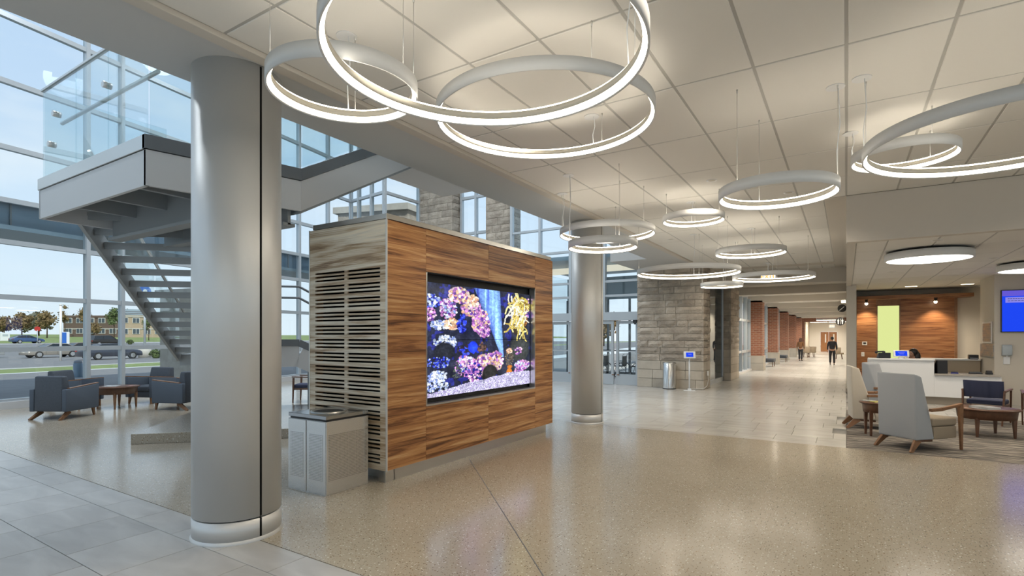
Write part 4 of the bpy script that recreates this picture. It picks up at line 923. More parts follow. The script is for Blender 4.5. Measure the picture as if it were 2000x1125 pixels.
obj('body', MB().extr([(-.13,0),(.13,0),(.12,.05),(-.06,.32),(-.12,.32)], 'x', -.12, .10), M['plastic'], t, .008)
obj('screen', B(-.08,.0,-.135,-.125,.0,.0) if False else tilt(B(-.09,.01,-.003,.003,-.04,.04), Vector((0,-.045,.24)), -.6), M['bluel'], t); obj('keypad', tilt(B(-.09,.07,-.003,.003,-.06,.05), Vector((0,.02,.12)), -.6), M['gplastic'], t)
for k, (x, y_, l, m_, d_) in enumerate(((2.22,16.6,'small blue box on the lowered worktop','blue',(.14,.06,.05)),(2.62,16.7,'long black stapler on the lowered worktop','plastic',(.26,.05,.05)),(2.86,16.65,'black card holder at the right end of the lowered worktop','plastic',(.12,.08,.09)))):
    o = thing(('note_box','stapler','card_holder')[k], l, ('box','stapler','holder')[k], (x,y_,.75), .1*k)
    obj('body', B(-d_[0]/2,d_[0]/2,-d_[1]/2,d_[1]/2,0,d_[2]*.5), M['plastic'] if k else mat('blue_box',(.03,.04,.3),.5), o, .004); obj('top', MB().extr([(-d_[1]/2,d_[2]*.5),(d_[1]/2,d_[2]*.5),(d_[1]/3,d_[2]),(-d_[1]/4,d_[2])], 'x', -d_[0]/2.2, d_[0]/2.4), M['plastic'], o, .003)
t = thing('counter_printer', 'small black device on the back counter by the mosaic wall', 'printer', (2.9,18.65,1.04)); obj('body', B(-.12,.08,-.1,.1,0,.12), M['plastic'], t, .01); obj('paper_tray', B(-.1,.06,-.13,-.1,.02,.04), M['gplastic'], t)
# wall behind reception
struct('wall_wood_left', B(.30,.84,21.40,21.5,0,2.86), M['dwood'], 0, 'dark zebra wood panelling left of the lime light panel')
struct('wall_wood_right', B(1.50,2.86,21.40,21.5,0,2.86), M['dwood'], 0, 'dark zebra wood panelling right of the lime light panel')
struct('trim_6', B(.30,3.25,20.9,21.5,2.86,2.97), M['dwood'], 0, 'projecting wood canopy over the panelling')
struct('trim_7', B(2.86,2.93,21.38,21.5,0,2.86), M['walnutl'])
lp = thing('backlit_screen', 'glowing lime green light panel set in the wood wall', 'light panel', (1.17,21.42,0)); obj('diffuser', B(-.29,.29,-.01,.01,.05,2.66), M['green'], lp); obj('frame', MB().box(-.33,-.29,-.03,.05,0,2.7).box(.29,.33,-.03,.05,0,2.7).box(-.33,.33,-.03,.05,2.66,2.86), M['walnutl'], lp)
for x, l, b_ in ((.56,'spotlight washing the wood panel left of the lime light',2), (2.36,'spotlight washing the wood panel right of the lime light',2)):
    t = thing('spotlight', l, 'spotlight', (x,21.05,2.86)); obj('base', MB().cyl((0,0,-.02), .05, .02, 16), M['plastic'], t)
    obj('head', MB().tube([(0,0,-.02),(0,.02,-.10)], .04, 14), M['plastic'], t); obj('bulb', MB().ball((0,.03,-.13), .045), M['lamp'], t)
    ld = bpy.data.lights.new('spot', 'SPOT'); ld.energy = 42; ld.spot_size = 1.7; ld.spot_blend = .7; ld.color = (1,.80,.55); ld.shadow_soft_size = .04
    lo = bpy.data.objects.new('spotlight_beam', ld); COL.objects.link(lo); lo.parent = t; lo.location = (0,0,-.2); lo.rotation_euler = Vector((0,-.28,1)).to_track_quat('Z','Y').to_euler()
for (x, z, l) in ((.52,1.42,'thermostat on the wood panel'),(.47,1.05,'light switch on the wood panel')):
    t = thing('thermostat' if z > 1.3 else 'light_switch', l, 'thermostat' if z > 1.3 else 'switch', (x,21.4,z)); obj('plate', B(-.07,.07,-.02,-.001,-.06,.06) if z > 1.3 else B(-.045,.045,-.012,-.001,-.07,.07), M['wplastic'], t, .003); obj('display', B(-.04,.04,-.023,-.02,-.03,.03) if z > 1.3 else B(-.01,.01,-.02,-.012,-.02,.02), M['plastic'] if z > 1.3 else M['gplastic'], t)
# television wall
tvw = struct('wall_television', B(3.05,9,17.2,18.8,0,3.2), M['beige'], 0, 'beige wall with the television')
def mosaic(name):
    m, t, p = newmat(name); g = N(t, 'ShaderNodeNewGeometry'); s_ = N(t, 'ShaderNodeSeparateXYZ'); t.links.new(g.outputs['Position'], s_.inputs[0]); cx = N(t, 'ShaderNodeCombineXYZ'); t.links.new(s_.outputs[1], cx.inputs[0]); t.links.new(s_.outputs[2], cx.inputs[1])
    b_ = N(t, 'ShaderNodeTexBrick'); b_.inputs['Scale'].default_value = 1; b_.inputs['Brick Width'].default_value = .22; b_.inputs['Row Height'].default_value = .055; b_.inputs['Mortar Size'].default_value = .004
    b_.inputs['Color1'].default_value = (.42,.34,.25,1); b_.inputs['Color2'].default_value = (.20,.24,.27,1); b_.inputs['Mortar'].default_value = (.4,.38,.34,1); t.links.new(cx.outputs[0], b_.inputs[0]); t.links.new(b_.outputs[0], p.inputs['Base Color']); p.inputs['Roughness'].default_value = .3; return m
mo = mosaic('mosaic_tile')
part_struct('mosaic_band', B(3.03,3.05,17.22,18.7,1.12,1.46), mo, tvw)
pf = thing('framed_mosaic', 'narrow framed mosaic on the side of the television wall', 'picture', (3.045,17.9,1.8)); obj('frame', B(-.02,.0,-.52,.52,-.32,.22), M['white'], pf, .003); obj('mosaic_panel', B(-.026,-.02,-.45,.45,-.28,.18), mo, pf)
tv = thing('television', 'wall television showing a plain blue screen', 'television', (3.80,17.2,2.26)); obj('housing', B(-.64,.64,-.06,-.001,-.51,.51), M['plastic'], tv, .004)
obj('screen', B(-.62,.62,-.064,-.06,-.49,.49), M['blue'], tv); obj('screen_band', B(-.62,.62,-.066,-.064,.36,.49), M['blueh'], tv); obj('text_band', B(-.56,.62,-.068,-.064,.20,.33), M['bluel'], tv)
tx = MB()
for k in range(7): tx.box(-.52+.045*k,-.52+.045*k+.035,-.069,-.068,.285,.302)
for k in range(18): tx.box(-.52+.06*k,-.52+.06*k+.045,-.069,-.068,.235,.248)
obj('screen_lettering', tx, M['stxt'], tv)
sdp = thing('sanitizer_dispenser', 'grey hand sanitizer dispenser with drip tray on the television wall', 'dispenser', (3.27,17.2,1.18)); obj('housing', MB().extr([(0,0),(-.10,.02),(-.11,.20),(-.08,.27),(0,.27)], 'x', -.09, .09), M['gplastic'], sdp, .012, 2)
for v in (0,): pass
sdp.children[0].data.transform(Matrix.Identity(4)); obj('drip_card', B(-.06,.06,-.03,-.001,-.20,-.02), M['wplastic'], sdp, .003); obj('nozzle', MB().cyl((0,-.06,-.02), .02, .03, 10), M['wplastic'], sdp)

# ================================================================== CORRIDOR
cceil = struct('ceiling_corridor', B(-5.2,0,22,66,3.62,4.0), M['gyp'])
rest = MB(); 
for yb in [23.6+.0]+[28.9,35.5,42.1,48.7]:
    ye = {23.6:28.2,28.9:34.8,35.5:41.4,42.1:48.0,48.7:54.6}[yb]; yy = yb+.1
    while yy < ye-.6:
        for x in np.arange(-3.3,-.4,1.22): rest.box(x+.012,min(x+1.21,-.35)-.0,yy+.012,yy+.6,3.59,3.61)
        yy += .61
part_struct('ceiling_tile_field', rest, M['ceil'], cceil, 'stuff')
for i, y_ in enumerate((19.9, 23.2, 28.3, 34.9, 41.5, 48.1, 54.7)):
    struct('ceiling_beam', B(-4.1,0,y_,y_+.55,3.32 if i else 3.42,3.90), M['gyp'], .004, 'beam crossing the corridor ceiling')
for i, y_ in enumerate((28.3, 34.9, 41.5, 48.1, 54.7, 58.5)):
    p = struct('brick_pier', B(-4.0,-3.45,y_,y_+.75,.68,3.4), M['brick'], 0, ('first','second','third','fourth','fifth','sixth')[i]+' red brick pier along the corridor')
    part_struct('stone_base', MB().box(-4.05,-3.40,y_-.04,y_+.79,0,.34).box(-4.05,-3.40,y_-.04,y_+.79,.346,.66), M['cstone'], p, bevel=.004)
    part_struct('stone_ledge', B(-4.06,-3.38,y_-.05,y_+.80,.66,.70), M['cstone'], p, bevel=.004)
ys = [22.75,28.3,34.9,41.5,48.1,54.7]
for i in range(5):
    glasswall('window_%d' % (7+i), Vector((-4.05,ys[i]+(.0 if i == 0 else .75),0)), Vector((0,1,0)), ys[i+1]-ys[i]-(0 if i == 0 else .75), [1.5,3.0,4.4] if i == 0 else [1.9,3.9], [.95,2.4], M['frame'], 'corridor window before pier %s' % ('one','two','three','four','five')[i], z1=3.5, sill=.08)
struct('wall_corridor_far', MB().box(-5.2,-3.4,59.2,66,0,3.62), M['beige'])
struct('trim_8', B(-3.5,0,56,56.5,3.0,3.7), M['brick'], 0, 'brick lintel across the far end of the corridor')
struct('wall_end', MB().box(-5.2,-2.36,66,66.2,0,3.7).box(-.82,.1,66,66.2,0,3.7).box(-2.36,-.82,66,66.2,2.15,3.7), M['white'])
for k, (x0, x1) in enumerate(((-2.34,-1.60),(-1.58,-.84))):
    t = sempty('door_%d' % (6+k), ('left','right')[k]+' leaf of the wooden double door at the corridor end'); t['category'] = 'door'
    part_struct('leaf', B(x0,x1,65.98,66.04,.01,2.13), M['door'], t); part_struct('vision_pane', B((x0+x1)/2+.02,(x0+x1)/2+.14,65.965,65.98,1.0,1.9), M['wplastic'], t); part_struct('handle', MB().tube([(x1-.1 if k == 0 else x0+.1,65.93,.9),(x1-.1 if k == 0 else x0+.1,65.93,1.1)], .015), M['steel'], t)
for k, (x, y_, r_, z) in enumerate(((-1.2,51.5,.95,3.0),(-2.3,60.5,.75,3.05),(-.76,60.5,.72,3.05))):
    t = thing('disc_light', ('wide glowing ring light near the brick lintel','left ring light at the far end of the corridor','right ring light at the far end of the corridor')[k], 'ceiling light', (x,y_,z), 0, 'ring lights at the corridor end')
    obj('shell', MB().lathe([(r_,0),(r_,.12)], n=48), M['ring'], t); obj('diffuser', MB().lathe([(r_-.12,.01),(r_,.0)], n=48), M['ringe'], t)
    obj('suspension_wire', MB().tube([(r_-.02,0,.1),(r_-.02,0,3.575-z)], .004).tube([(-r_+.02,0,.1),(-r_+.02,0,3.575-z)], .004), M['steel'], t)
def downlight(x, y_, z, label, grp, e, colr=(1,.88,.72), par=2.5, rect=False):
    t = thing('downlight', label, 'ceiling light', (x,y_,z), 0, grp)
    if rect:
        obj('trim_ring', MB().box(-.16,.16,-.065,-.05,-.006,.01).box(-.16,.16,.05,.065,-.006,.01).box(-.16,-.145,-.05,.05,-.006,.01).box(.145,.16,-.05,.05,-.006,.01), M['ring'], t); obj('lens', B(-.145,.145,-.05,.05,-.002,.002), M['lamp'], t)
    else:
        obj('trim_ring', MB().lathe([(.05,.0),(.075,-.004),(.075,.008)], n=20), M['ring'], t); obj('lens', MB().cyl((0,0,-.001), .05, .003, 16), M['inner'], t)
    ld = bpy.data.lights.new('down', 'SPOT'); ld.energy = e; ld.spot_size = par; ld.spot_blend = .8; ld.color = colr; ld.shadow_soft_size = .12; lo = bpy.data.objects.new('downlight_beam', ld); COL.objects.link(lo); lo.parent = t; lo.location = (0,0,-.03)
for (x, y_, l) in ((-1.62,7.9,'beside the small high ring'),(-3.4,12.2,'left of the widest low ring'),(-.75,9.2,'beyond the ring hanging alone'),(-1.2,16.0,'beyond the farthest wide ring'),(-3.2,15.9,'above the stone pier'),(-2.9,4.4,'left of the large high ring'),(-.2,2.6,'above the foreground at the right'),(2.9,2.6,'above the right edge'),(-1.9,-.9,'behind the camera'),(2.6,8.6,'before the reception bulkhead')):
    downlight(x, y_, CZ-.002, 'small recessed downlight added to light the lobby, '+l, 'recessed downlights added in the lobby ceiling', DOWN_W)  # extra lamps added to brighten the lobby
for (x, y_, l) in ((1.65,19.9,'left one near the wood canopy'),(2.95,19.9,'right one near the wood canopy'),(.9,15.2,'above the reception desk'),(2.4,13.6,'above the guest chairs'),(1.2,10.6,'just inside the bulkhead'),(4.6,13.6,'outside the view')):
    downlight(x, y_, RC-.002, ('rectangular' if y_ > 19 else 'added small round')+' recessed downlight in the reception ceiling, '+l, 'recessed downlights in the reception ceiling', DOWN_W*1.2, rect=y_ > 19)  # the small round ones are added to brighten the reception
for k, (x, y_) in enumerate(((-14,0),(-9,0),(-14,5),(-9,5.5),(-14,10),(-9,10.5),(-13,14),(-8,14))):  # unseen fill lamps added to brighten the atrium
    t = thing('atrium_fill_light', 'unseen round fill light added under the atrium roof, ' + ('front left','front right','second row left','second row right','third row left','third row right','rear left','rear right')[k], 'ceiling light', (x,y_,11.35), 0, 'fill lights added under the atrium roof')
    obj('housing', MB().lathe([(.3,0),(.34,.0),(.34,.14),(0,.14)], n=32), M['ring'], t); obj('lens', MB().cyl((0,0,.01), .3, .005, 32), M['white'], t)
    ld = bpy.data.lights.new('atrium_fill', 'SPOT'); ld.energy = ATRIUM_FILL_W*1.5; ld.spot_size = 2.6; ld.spot_blend = .6; ld.color = (.86,.93,1); ld.shadow_soft_size = .6; lo = bpy.data.objects.new('atrium_fill_beam', ld); COL.objects.link(lo); lo.parent = t; lo.location = (0,0,-.02)
for (x, y_) in ((-2.6,25.5),(-1.2,25.5),(-2.6,31.5),(-1.2,31.5),(-2.6,38),(-1.2,38),(-2.0,45),(-1.2,45),(-2.0,53),(-1.2,53),(-2.0,62),(-1.2,62)):  # extra downlights added to lift the corridor brightness
    t = thing('downlight', 'added recessed downlight, %s of the corridor ceiling, %s row' % ('left' if x < -1.9 else 'right', {25.5:'nearest',31.5:'second',38:'third',45:'fourth',53:'fifth',62:'farthest'}[y_]), 'ceiling light', (x,y_,3.58), 0, 'recessed downlights added in the corridor ceiling')
    obj('trim_ring', MB().lathe([(.06,.0),(.09,-.004),(.09,.012)], n=20), M['ring'], t); obj('lens', MB().cyl((0,0,.003), .06, .004, 16), M['lamp'], t)
    ld = bpy.data.lights.new('down', 'SPOT'); ld.energy = 210; ld.spot_size = 2.8; ld.spot_blend = .6; ld.color = (1,.88,.72); lo = bpy.data.objects.new('downlight_beam', ld); COL.objects.link(lo); lo.parent = t; lo.location = (0,0,-.03)
for k, y_ in enumerate((29.5,35.8)):
    t = thing('wall_light', ('nearer','farther')[k]+' square glowing light high on the corridor right wall', 'wall light', (-.0,y_,3.36)); obj('backplate', B(-.03,0,-.16,.16,-.16,.16), M['steel'], t); obj('diffuser', B(-.20,-.03,-.12,.12,-.12,.12), M['lamp'], t)
def round_sign(loc, label, kind):
    t = thing('round_sign', label, 'sign', loc); obj('disc', MB().tube([(0,-.015,0),(0,.015,0)], .21, 32), M['black'] if kind == 0 else M['plastic'], t); obj('bracket', MB().tube([(.2,0,0),(-loc[0],0,0)], .012), M['steel'], t)
    mb = MB()
    if kind == 0: mb.bar((-.12,-.018,-.12),(.10,-.018,.09),.035,.035)
    else:
        for sx_ in (-.09,.09): mb.ball((sx_,-.018,.11), .028, 8, 6, (1,.2,1)); mb.bar((sx_,-.018,.07),(sx_,-.018,-.02),.008,.09,.008,.06); mb.bar((sx_,-.018,-.02),(sx_,-.018,-.14),.008,.06,.008,.05)
        mb.box(-.008,.008,-.02,-.016,-.14,.14)
    obj('pictogram', mb, M['wplastic'], t); return t
round_sign((-.20,34.4,3.20), 'round black sign with a diagonal white mark, the upper of two', 0)
round_sign((-.26,32.0,2.42), 'round restroom sign with two white figures, the lower of two', 1)
def bench(loc, label, rz=0):
    t = thing('upholstered_bench', label, 'bench', loc, rz, 'benches between the brick piers'); obj('seat', B(-.3,.3,-.55,.55,.26,.44), M['slate'], t, .02, 2)
    for x in (-.25,.25):
        for y_ in (-.48,.48): obj('leg', MB().bar((x,y_,.26),(x,y_,0),.04,.04,.03,.03), M['walnut'], t)
bench((-3.62,32.2,0), 'slate bench after the first brick pier'); bench((-3.55,38.6,0), 'slate bench after the second brick pier'); 
def tub(loc, rz, label):
    t = thing('tub_chair', label, 'chair', loc, rz, 'tan chairs at the corridor end'); obj('shell', MB().lathe([(.30,.40),(.34,.82),(.30,.84),(.25,.45)], n=20, a0=PI*.9, a1=PI*2.1), M['tan'], t); obj('seat', MB().cyl((0,0,.36), .30, .10, 20), M['tan'], t)
    for a in (.8,2.3,3.9,5.5): obj('leg', MB().bar((.2*math.cos(a),.2*math.sin(a),.36),(.27*math.cos(a),.27*math.sin(a),0),.03,.03), M['walnut'], t)
tub((-2.7,47.5,0), 1.4, 'tan tub chair left of the wooden double doors'); tub((-2.35,48.6,0), 1.9, 'second tan tub chair left of the wooden double doors'); tub((-.45,45.5,0), -1.6, 'tan tub chair at the right side of the corridor')

# ================================================================== PEOPLE
def skin_mesh(name, joints, edges, m_, parent, sub=1):
    me = bpy.data.meshes.new(name); me.from_pydata([j[:3] for j in joints], edges, []); o = bpy.data.objects.new(name, me); COL.objects.link(o); o.parent = parent; me.materials.append(m_)
    s_ = o.modifiers.new('skin', 'SKIN'); s_.use_smooth_shade = True
    for i, j in enumerate(joints): me.skin_vertices[0].data[i].radius = (j[3], j[4] if len(j) > 4 else j[3]); me.skin_vertices[0].data[i].use_root = (i == 0)
    o.modifiers.new('sub', 'SUBSURF').levels = sub; o.modifiers['sub'].render_levels = sub; return o
def person(label, loc, rz, H_, top, bottom, hairm, long_hair=False, walk=.18, skirt=False):
    t = thing('person', label, 'person', loc, rz); s_ = H_/1.72
    def P(x, y_, z, *r): return (x*s_, y_*s_, z*s_, *[q_*s_ for q_ in r])
    J = [P(0,0,.95,.11,.08), P(0,0,1.12,.105,.075), P(0,0,1.33,.12,.08), P(0,0,1.45,.06,.05), P(0,.01,1.53,.052), P(0,.02,1.62,.078,.095), P(0,.01,1.69,.06,.07)]
    E_ = [(0,1),(1,2),(2,3),(3,4),(4,5),(5,6)]
    for q_, s2 in ((-1,1),(1,-1)):
        b_ = len(J); f_ = walk*s2
        J += [P(.09*q_,0,.88,.085), P(.10*q_,.5*f_+.02,.50,.058), P(.10*q_,f_-.04,.10,.038), P(.10*q_,f_+.08,.03,.035)]; E_ += [(0,b_),(b_,b_+1),(b_+1,b_+2),(b_+2,b_+3)]
        a = len(J); g_ = -walk*s2*.8
        J += [P(.19*q_,0,1.40,.052), P(.24*q_,.3*g_-.02,1.13,.040), P(.25*q_,g_+.03,.88,.028), P(.25*q_,g_+.05,.82,.034,.018)]; E_ += [(3,a),(a,a+1),(a+1,a+2),(a+2,a+3)]
        h_0 = a+3
        for k in range(5):
            i0 = len(J); dx = (k-1.8)*.017
            J += [P(.25*q_,g_+.05+dx,.775 if k else .80,.0085), P((.25-.012)*q_,g_+.055+dx,.74 if k else .775,.0075)]; E_ += [(h_0,i0),(i0,i0+1)]
    skin_mesh('body', J, E_, M['skin'], t, 1)
    TJ = [P(0,0,.93,.17,.14), P(0,0,1.12,.165,.13), P(0,0,1.33,.19,.14), P(0,0,1.43,.10,.085)]; TE = [(0,1),(1,2),(2,3)]
    for q_, s2 in ((-1,1),(1,-1)):
        a = len(TJ); g_ = -walk*s2*.8; TJ += [P(.19*q_,0,1.40,.070), P(.24*q_,.3*g_-.02,1.13,.056), P(.25*q_,g_+.02,.93,.044)]; TE += [(3,a),(a,a+1),(a+1,a+2)]
    skin_mesh('jacket', TJ, TE, top, t, 1)
    BJ = [P(0,0,.97,.15,.12)]; BE = []
    for q_, s2 in ((-1,1),(1,-1)):
        a = len(BJ); f_ = walk*s2; BJ += [P(.09*q_,0,.86,.105), P(.10*q_,.5*f_+.02,.50,.078), P(.10*q_,f_-.04,.09,.062)]; BE += [(0,a),(a,a+1),(a+1,a+2)]
    skin_mesh('trousers', BJ, BE, bottom, t, 1)
    for q_, s2 in ((-1,1),(1,-1)):
        f_ = walk*s2; obj('shoe', MB().ball(P(.10*q_,f_+.04,.045)[:3], .06*s_, 10, 6, (.75,2.1,.72)), M['plastic'], t)
    hd = P(0,.02,1.63)[:3]
    hr_ = MB().ball((hd[0],hd[1]-.018*s_,hd[2]+.025*s_), .108*s_, 14, 10, (.88,1.0,1.05))
    if long_hair: hr_.ball((hd[0],hd[1]-.05*s_,hd[2]-.12*s_), .11*s_, 12, 8, (1.0,.6,1.5))
    obj('hair', hr_, hairm, t)
    fa = MB().ball((0,hd[1]+.035*s_,hd[2]-.01*s_), .088*s_, 14, 10, (.82,.95,1.15)).ball((0,hd[1]+.122*s_,hd[2]-.02*s_), .014*s_, 8, 6, (1,1.1,1.5)); fo_ = obj('face', fa, M['skin'], t)
    [obj('eye', MB().ball((sx_*.033*s_,hd[1]+.108*s_,hd[2]+.012*s_), .011*s_, 8, 6), M['black'], fo_) for sx_ in (-1,1)]
    obj('mouth', MB().ball((0,hd[1]+.112*s_,hd[2]-.055*s_), .02*s_, 8, 6, (1.2,.3,.3)), mat('lips', (.3,.1,.08), .5), fo_)
    obj('ears', MB().ball((-.078*s_,hd[1]+.02*s_,hd[2]-.005*s_), .02*s_, 8, 6, (.5,.9,1.5)).ball((.078*s_,hd[1]+.02*s_,hd[2]-.005*s_), .02*s_, 8, 6, (.5,.9,1.5)), M['skin'], fo_)
    return t
dots = mat('dark_patterned_jacket', (.02,.02,.028), .8, vary=.6, bscale=30)
person('person in dark clothes walking away down the corridor', (-.70,36.2,0), .05, 1.60, dots, M['dark'], M['hair'])
person('person with long brown hair, brown top and black trousers, standing in the corridor', (-2.62,40.8,0), -.3, 1.52, M['brownc'], M['dark'], M['bhair'], True, .05)
# receptionist, seated
t = thing('person', 'person with long dark hair seated behind the reception desk, looking down to the left', 'person', (1.57,17.95,0), 2.35)
J = [(0,0,.52,.15,.13),(0,.01,.72,.13,.10),(0,.03,.92,.16,.11),(0,.04,1.03,.075,.06),(0,.06,1.10,.05),(0,.08,1.19,.075,.09),(0,.07,1.26,.06,.07)]; E_ = [(0,1),(1,2),(2,3),(3,4),(4,5),(5,6)]
for q_ in (-1,1):
    b_ = len(J); J += [(.09*q_,.15,.53,.085),(.10*q_,.46,.52,.062),(.10*q_,.46,.12,.042),(.10*q_,.56,.04,.035)]; E_ += [(0,b_),(b_,b_+1),(b_+1,b_+2),(b_+2,b_+3)]
    a = len(J); J += [(.18*q_,.03,.98,.055),(.23*q_,.08,.76,.042),(.15*q_,.32,.77,.028),(.12*q_,.38,.77,.034,.018)]; E_ += [(3,a),(a,a+1),(a+1,a+2),(a+2,a+3)]
    for k in range(5):
        i0 = len(J); dx = (k-2)*.016; J += [((.12*q_)+dx,.42 if k else .40,.775,.0085),((.12*q_)+dx*1.1,.455 if k else .42,.765,.0075)]; E_ += [(a+3,i0),(i0,i0+1)]
skin_mesh('body', J, E_, M['skin'], t, 1)
TJ = [(0,0,.52,.17,.15),(0,.01,.72,.15,.12),(0,.03,.92,.18,.13),(0,.04,1.02,.085,.07)]; TE = [(0,1),(1,2),(2,3)]
for q_ in (-1,1): a = len(TJ); TJ += [(.18*q_,.03,.98,.072),(.23*q_,.08,.77,.058),(.17*q_,.28,.77,.045)]; TE += [(3,a),(a,a+1),(a+1,a+2)]
skin_mesh('jumper', TJ, TE, M['dark'], t, 1)
BJ = [(0,0,.54,.17,.14)]; BE = []
for q_ in (-1,1): a = len(BJ); BJ += [(.09*q_,.15,.54,.105),(.10*q_,.46,.52,.082),(.10*q_,.46,.12,.062)]; BE += [(0,a),(a,a+1),(a+1,a+2)]
skin_mesh('trousers', BJ, BE, M['dark'], t, 1)
obj('hair', MB().ball((0,.045,1.215), .112, 16, 12, (.92,1.02,1.05)).ball((0,-.01,1.10), .125, 14, 10, (1.1,.72,1.4)).ball((-.08,.03,1.06), .06, 10, 8, (.8,.8,2)).ball((.08,.03,1.06), .06, 10, 8, (.8,.8,2)), M['hair'], t)
fo_ = obj('face', MB().ball((0,.105,1.18), .082, 16, 12, (.85,.9,1.15)).ball((0,.182,1.17), .014, 8, 6, (1,1,1.5)), M['skin'], t); [obj('eye', MB().ball((sx_*.032,.165,1.20), .011, 8, 6), M['black'], fo_) for sx_ in (-1,1)]; obj('mouth', MB().ball((0,.17,1.13), .018, 8, 6, (1.2,.3,.3)), mat('lips_red', (.3,.08,.07), .5), fo_)
for q_ in (-1,1): obj('shoe', MB().ball((.10*q_,.54,.04), .055, 10, 6, (.8,2,.7)), M['plastic'], t)
t = thing('office_chair', 'office chair carrying the seated receptionist', 'chair', (1.57,17.95,0), 2.35)
obj('seat', B(-.24,.24,-.22,.25,.36,.43), M['plastic'], t, .02, 2); obj('backrest', B(-.22,.22,-.30,-.25,.5,.95), M['plastic'], t, .02, 2); obj('post', MB().cyl((0,0,.06), .03, .3, 12), M['steel'], t)
for k in range(5): a = k*2*PI/5; obj('foot', MB().bar((0,0,.07),(.28*math.cos(a),.28*math.sin(a),.03),.04,.03), M['plastic'], t)

# ================================================================== WHEELCHAIRS in the porch
def wheelchair(loc, rz, label):
    t = thing('wheelchair', label, 'wheelchair', loc, rz, 'wheelchairs parked in the entrance porch')
    for s_ in (-1,1):
        mb = MB(); r = .30; pts = [(s_*.28, r*math.cos(a), .30+r*math.sin(a)) for a in np.linspace(0,2*PI,25)]; mb.tube(pts, .016, 6, False)
        for a in np.linspace(0,2*PI,9)[:-1]: mb.tube([(s_*.28,0,.30),(s_*.28,r*math.cos(a),.30+r*math.sin(a))], .004, 4)
        obj('wheel', mb, M['plastic'], t); obj('caster', MB().tube([(s_*.22-.012,.42,.08),(s_*.22+.012,.42,.08)], .08, 16), M['plastic'], t)
        obj('side_frame', MB().tube([(s_*.24,-.22,.95),(s_*.24,-.14,.90),(s_*.24,-.12,.30),(s_*.24,.42,.16),(s_*.24,.50,.12)], .013, 8).tube([(s_*.24,-.12,.66),(s_*.24,.25,.66),(s_*.24,.30,.45),(s_*.24,.38,.20)], .013, 8), M['chrome'], t)
    obj('seat', B(-.23,.23,-.12,.32,.44,.48), M['plastic'], t); obj('backrest', B(-.23,.23,-.15,-.12,.48,.86), M['plastic'], t); obj('footplates', B(-.2,.2,.48,.60,.10,.12), M['plastic'], t)
for k in range(3): wheelchair((-8.5+.8*k,20.5+.0*k,0), 1.57, ('left','middle','right')[k]+' one of three wheelchairs parked behind the rightmost sliding doors')

# ================================================================== OUTSIDE
def OP(s_, t_): return P0+D*t_+OUT*s_     # s outwards from the window wall, t along it
prof = [(-.6,-.02),(.4,-.12),(16,-.22),(19,-.26),(24,-.30),(25.5,-.34),(45,-.46),(60,-.5),(80,.1),(96,.36),(103,.45),(150,1.5),(200,1.75),(420,3.0)]
def strip_ground(name, s0, s1, m_, t0=-140, t1=220, dz=0, label=None, z=None, parent=None):
    def hz(s_): return np.interp(s_, [p[0] for p in prof], [p[1] for p in prof])+dz
    ss = sorted(set([s0,s1]+[p[0] for p in prof if s0 < p[0] < s1])); mb = MB(); vs = []; 
    for s_ in ss: a, b_ = OP(s_,t0), OP(s_,t1); vs += [(a.x,a.y,hz(s_)),(b_.x,b_.y,hz(s_))]
    mb.add(vs, [(2*i,2*i+1,2*i+3,2*i+2) for i in range(len(ss)-1)])
    return part_struct(name, mb, m_, gr) 
gr = sempty('ground', 'sloping ground outside the glass wall')
strip_ground('access_road', -.6, 18.9, M['asphalt']); strip_ground('grass_strip', 18.9, 24, M['grass'], dz=.03); strip_ground('pavement', 24, 25.6, M['kerb'], dz=.05); strip_ground('parking_lot', 25.6, 96, M['asphalt'])
strip_ground('far_kerb', 96, 97.5, M['kerb'], dz=.04); strip_ground('far_road', 97.5, 103, M['asphalt']); strip_ground('lawn', 103, 420, M['grass'], t0=-250, t1=500)
part_struct('outer_paving', MB().box(-30,-4.1,17.9,90,-.3,-.16).box(-60,-19,18.0,90,-.3,-.2) if False else B(-19,-4.1,22.5,120,-.3,-.12), M['asphalt'], gr)
for k, t_ in enumerate((-9,-3,3,9)):
    a = OP(34,t_); b_ = OP(39,t_+1.5); part_struct('bay_line', MB().bar((a.x,a.y,-.375),(b_.x,b_.y,-.40),.12,.02), M['line'], gr)
def gz(s_): return float(np.interp(s_, [p[0] for p in prof], [p[1] for p in prof]))
def sof(x, y_): return (Vector((x,y_,0))-P0).dot(OUT)
# canopy outside the glass
cn = struct('canopy', MB().hexa([(*(OP(a,b_).xy),z) for z in (4.15,4.25) for a, b_ in ((.35,-9),(.35,12.5),(3.0,12.5),(3.0,-9))]), M['canopyl'], 0, 'blue grey canopy running along the outside of the glass wall')
part_struct('fascia', MB().hexa([(*(OP(a,b_).xy),z) for z in (4.25,4.78) for a, b_ in ((.5,-9),(.5,12.5),(.62,12.5),(.62,-9))]), M['canopy'], cn)
part_struct('fascia_coping', MB().hexa([(*(OP(a,b_).xy),z) for z in (4.78,4.86) for a, b_ in ((.4,-9),(.4,12.5),(.8,12.5),(.8,-9))]), M['dframe'], cn)
for k in range(10): a = OP(.47,-8+2.1*k); part_struct('fascia_joint', MB().bar((a.x,a.y,4.25),(a.x,a.y,4.78),.03,.03), M['dframe'], cn)
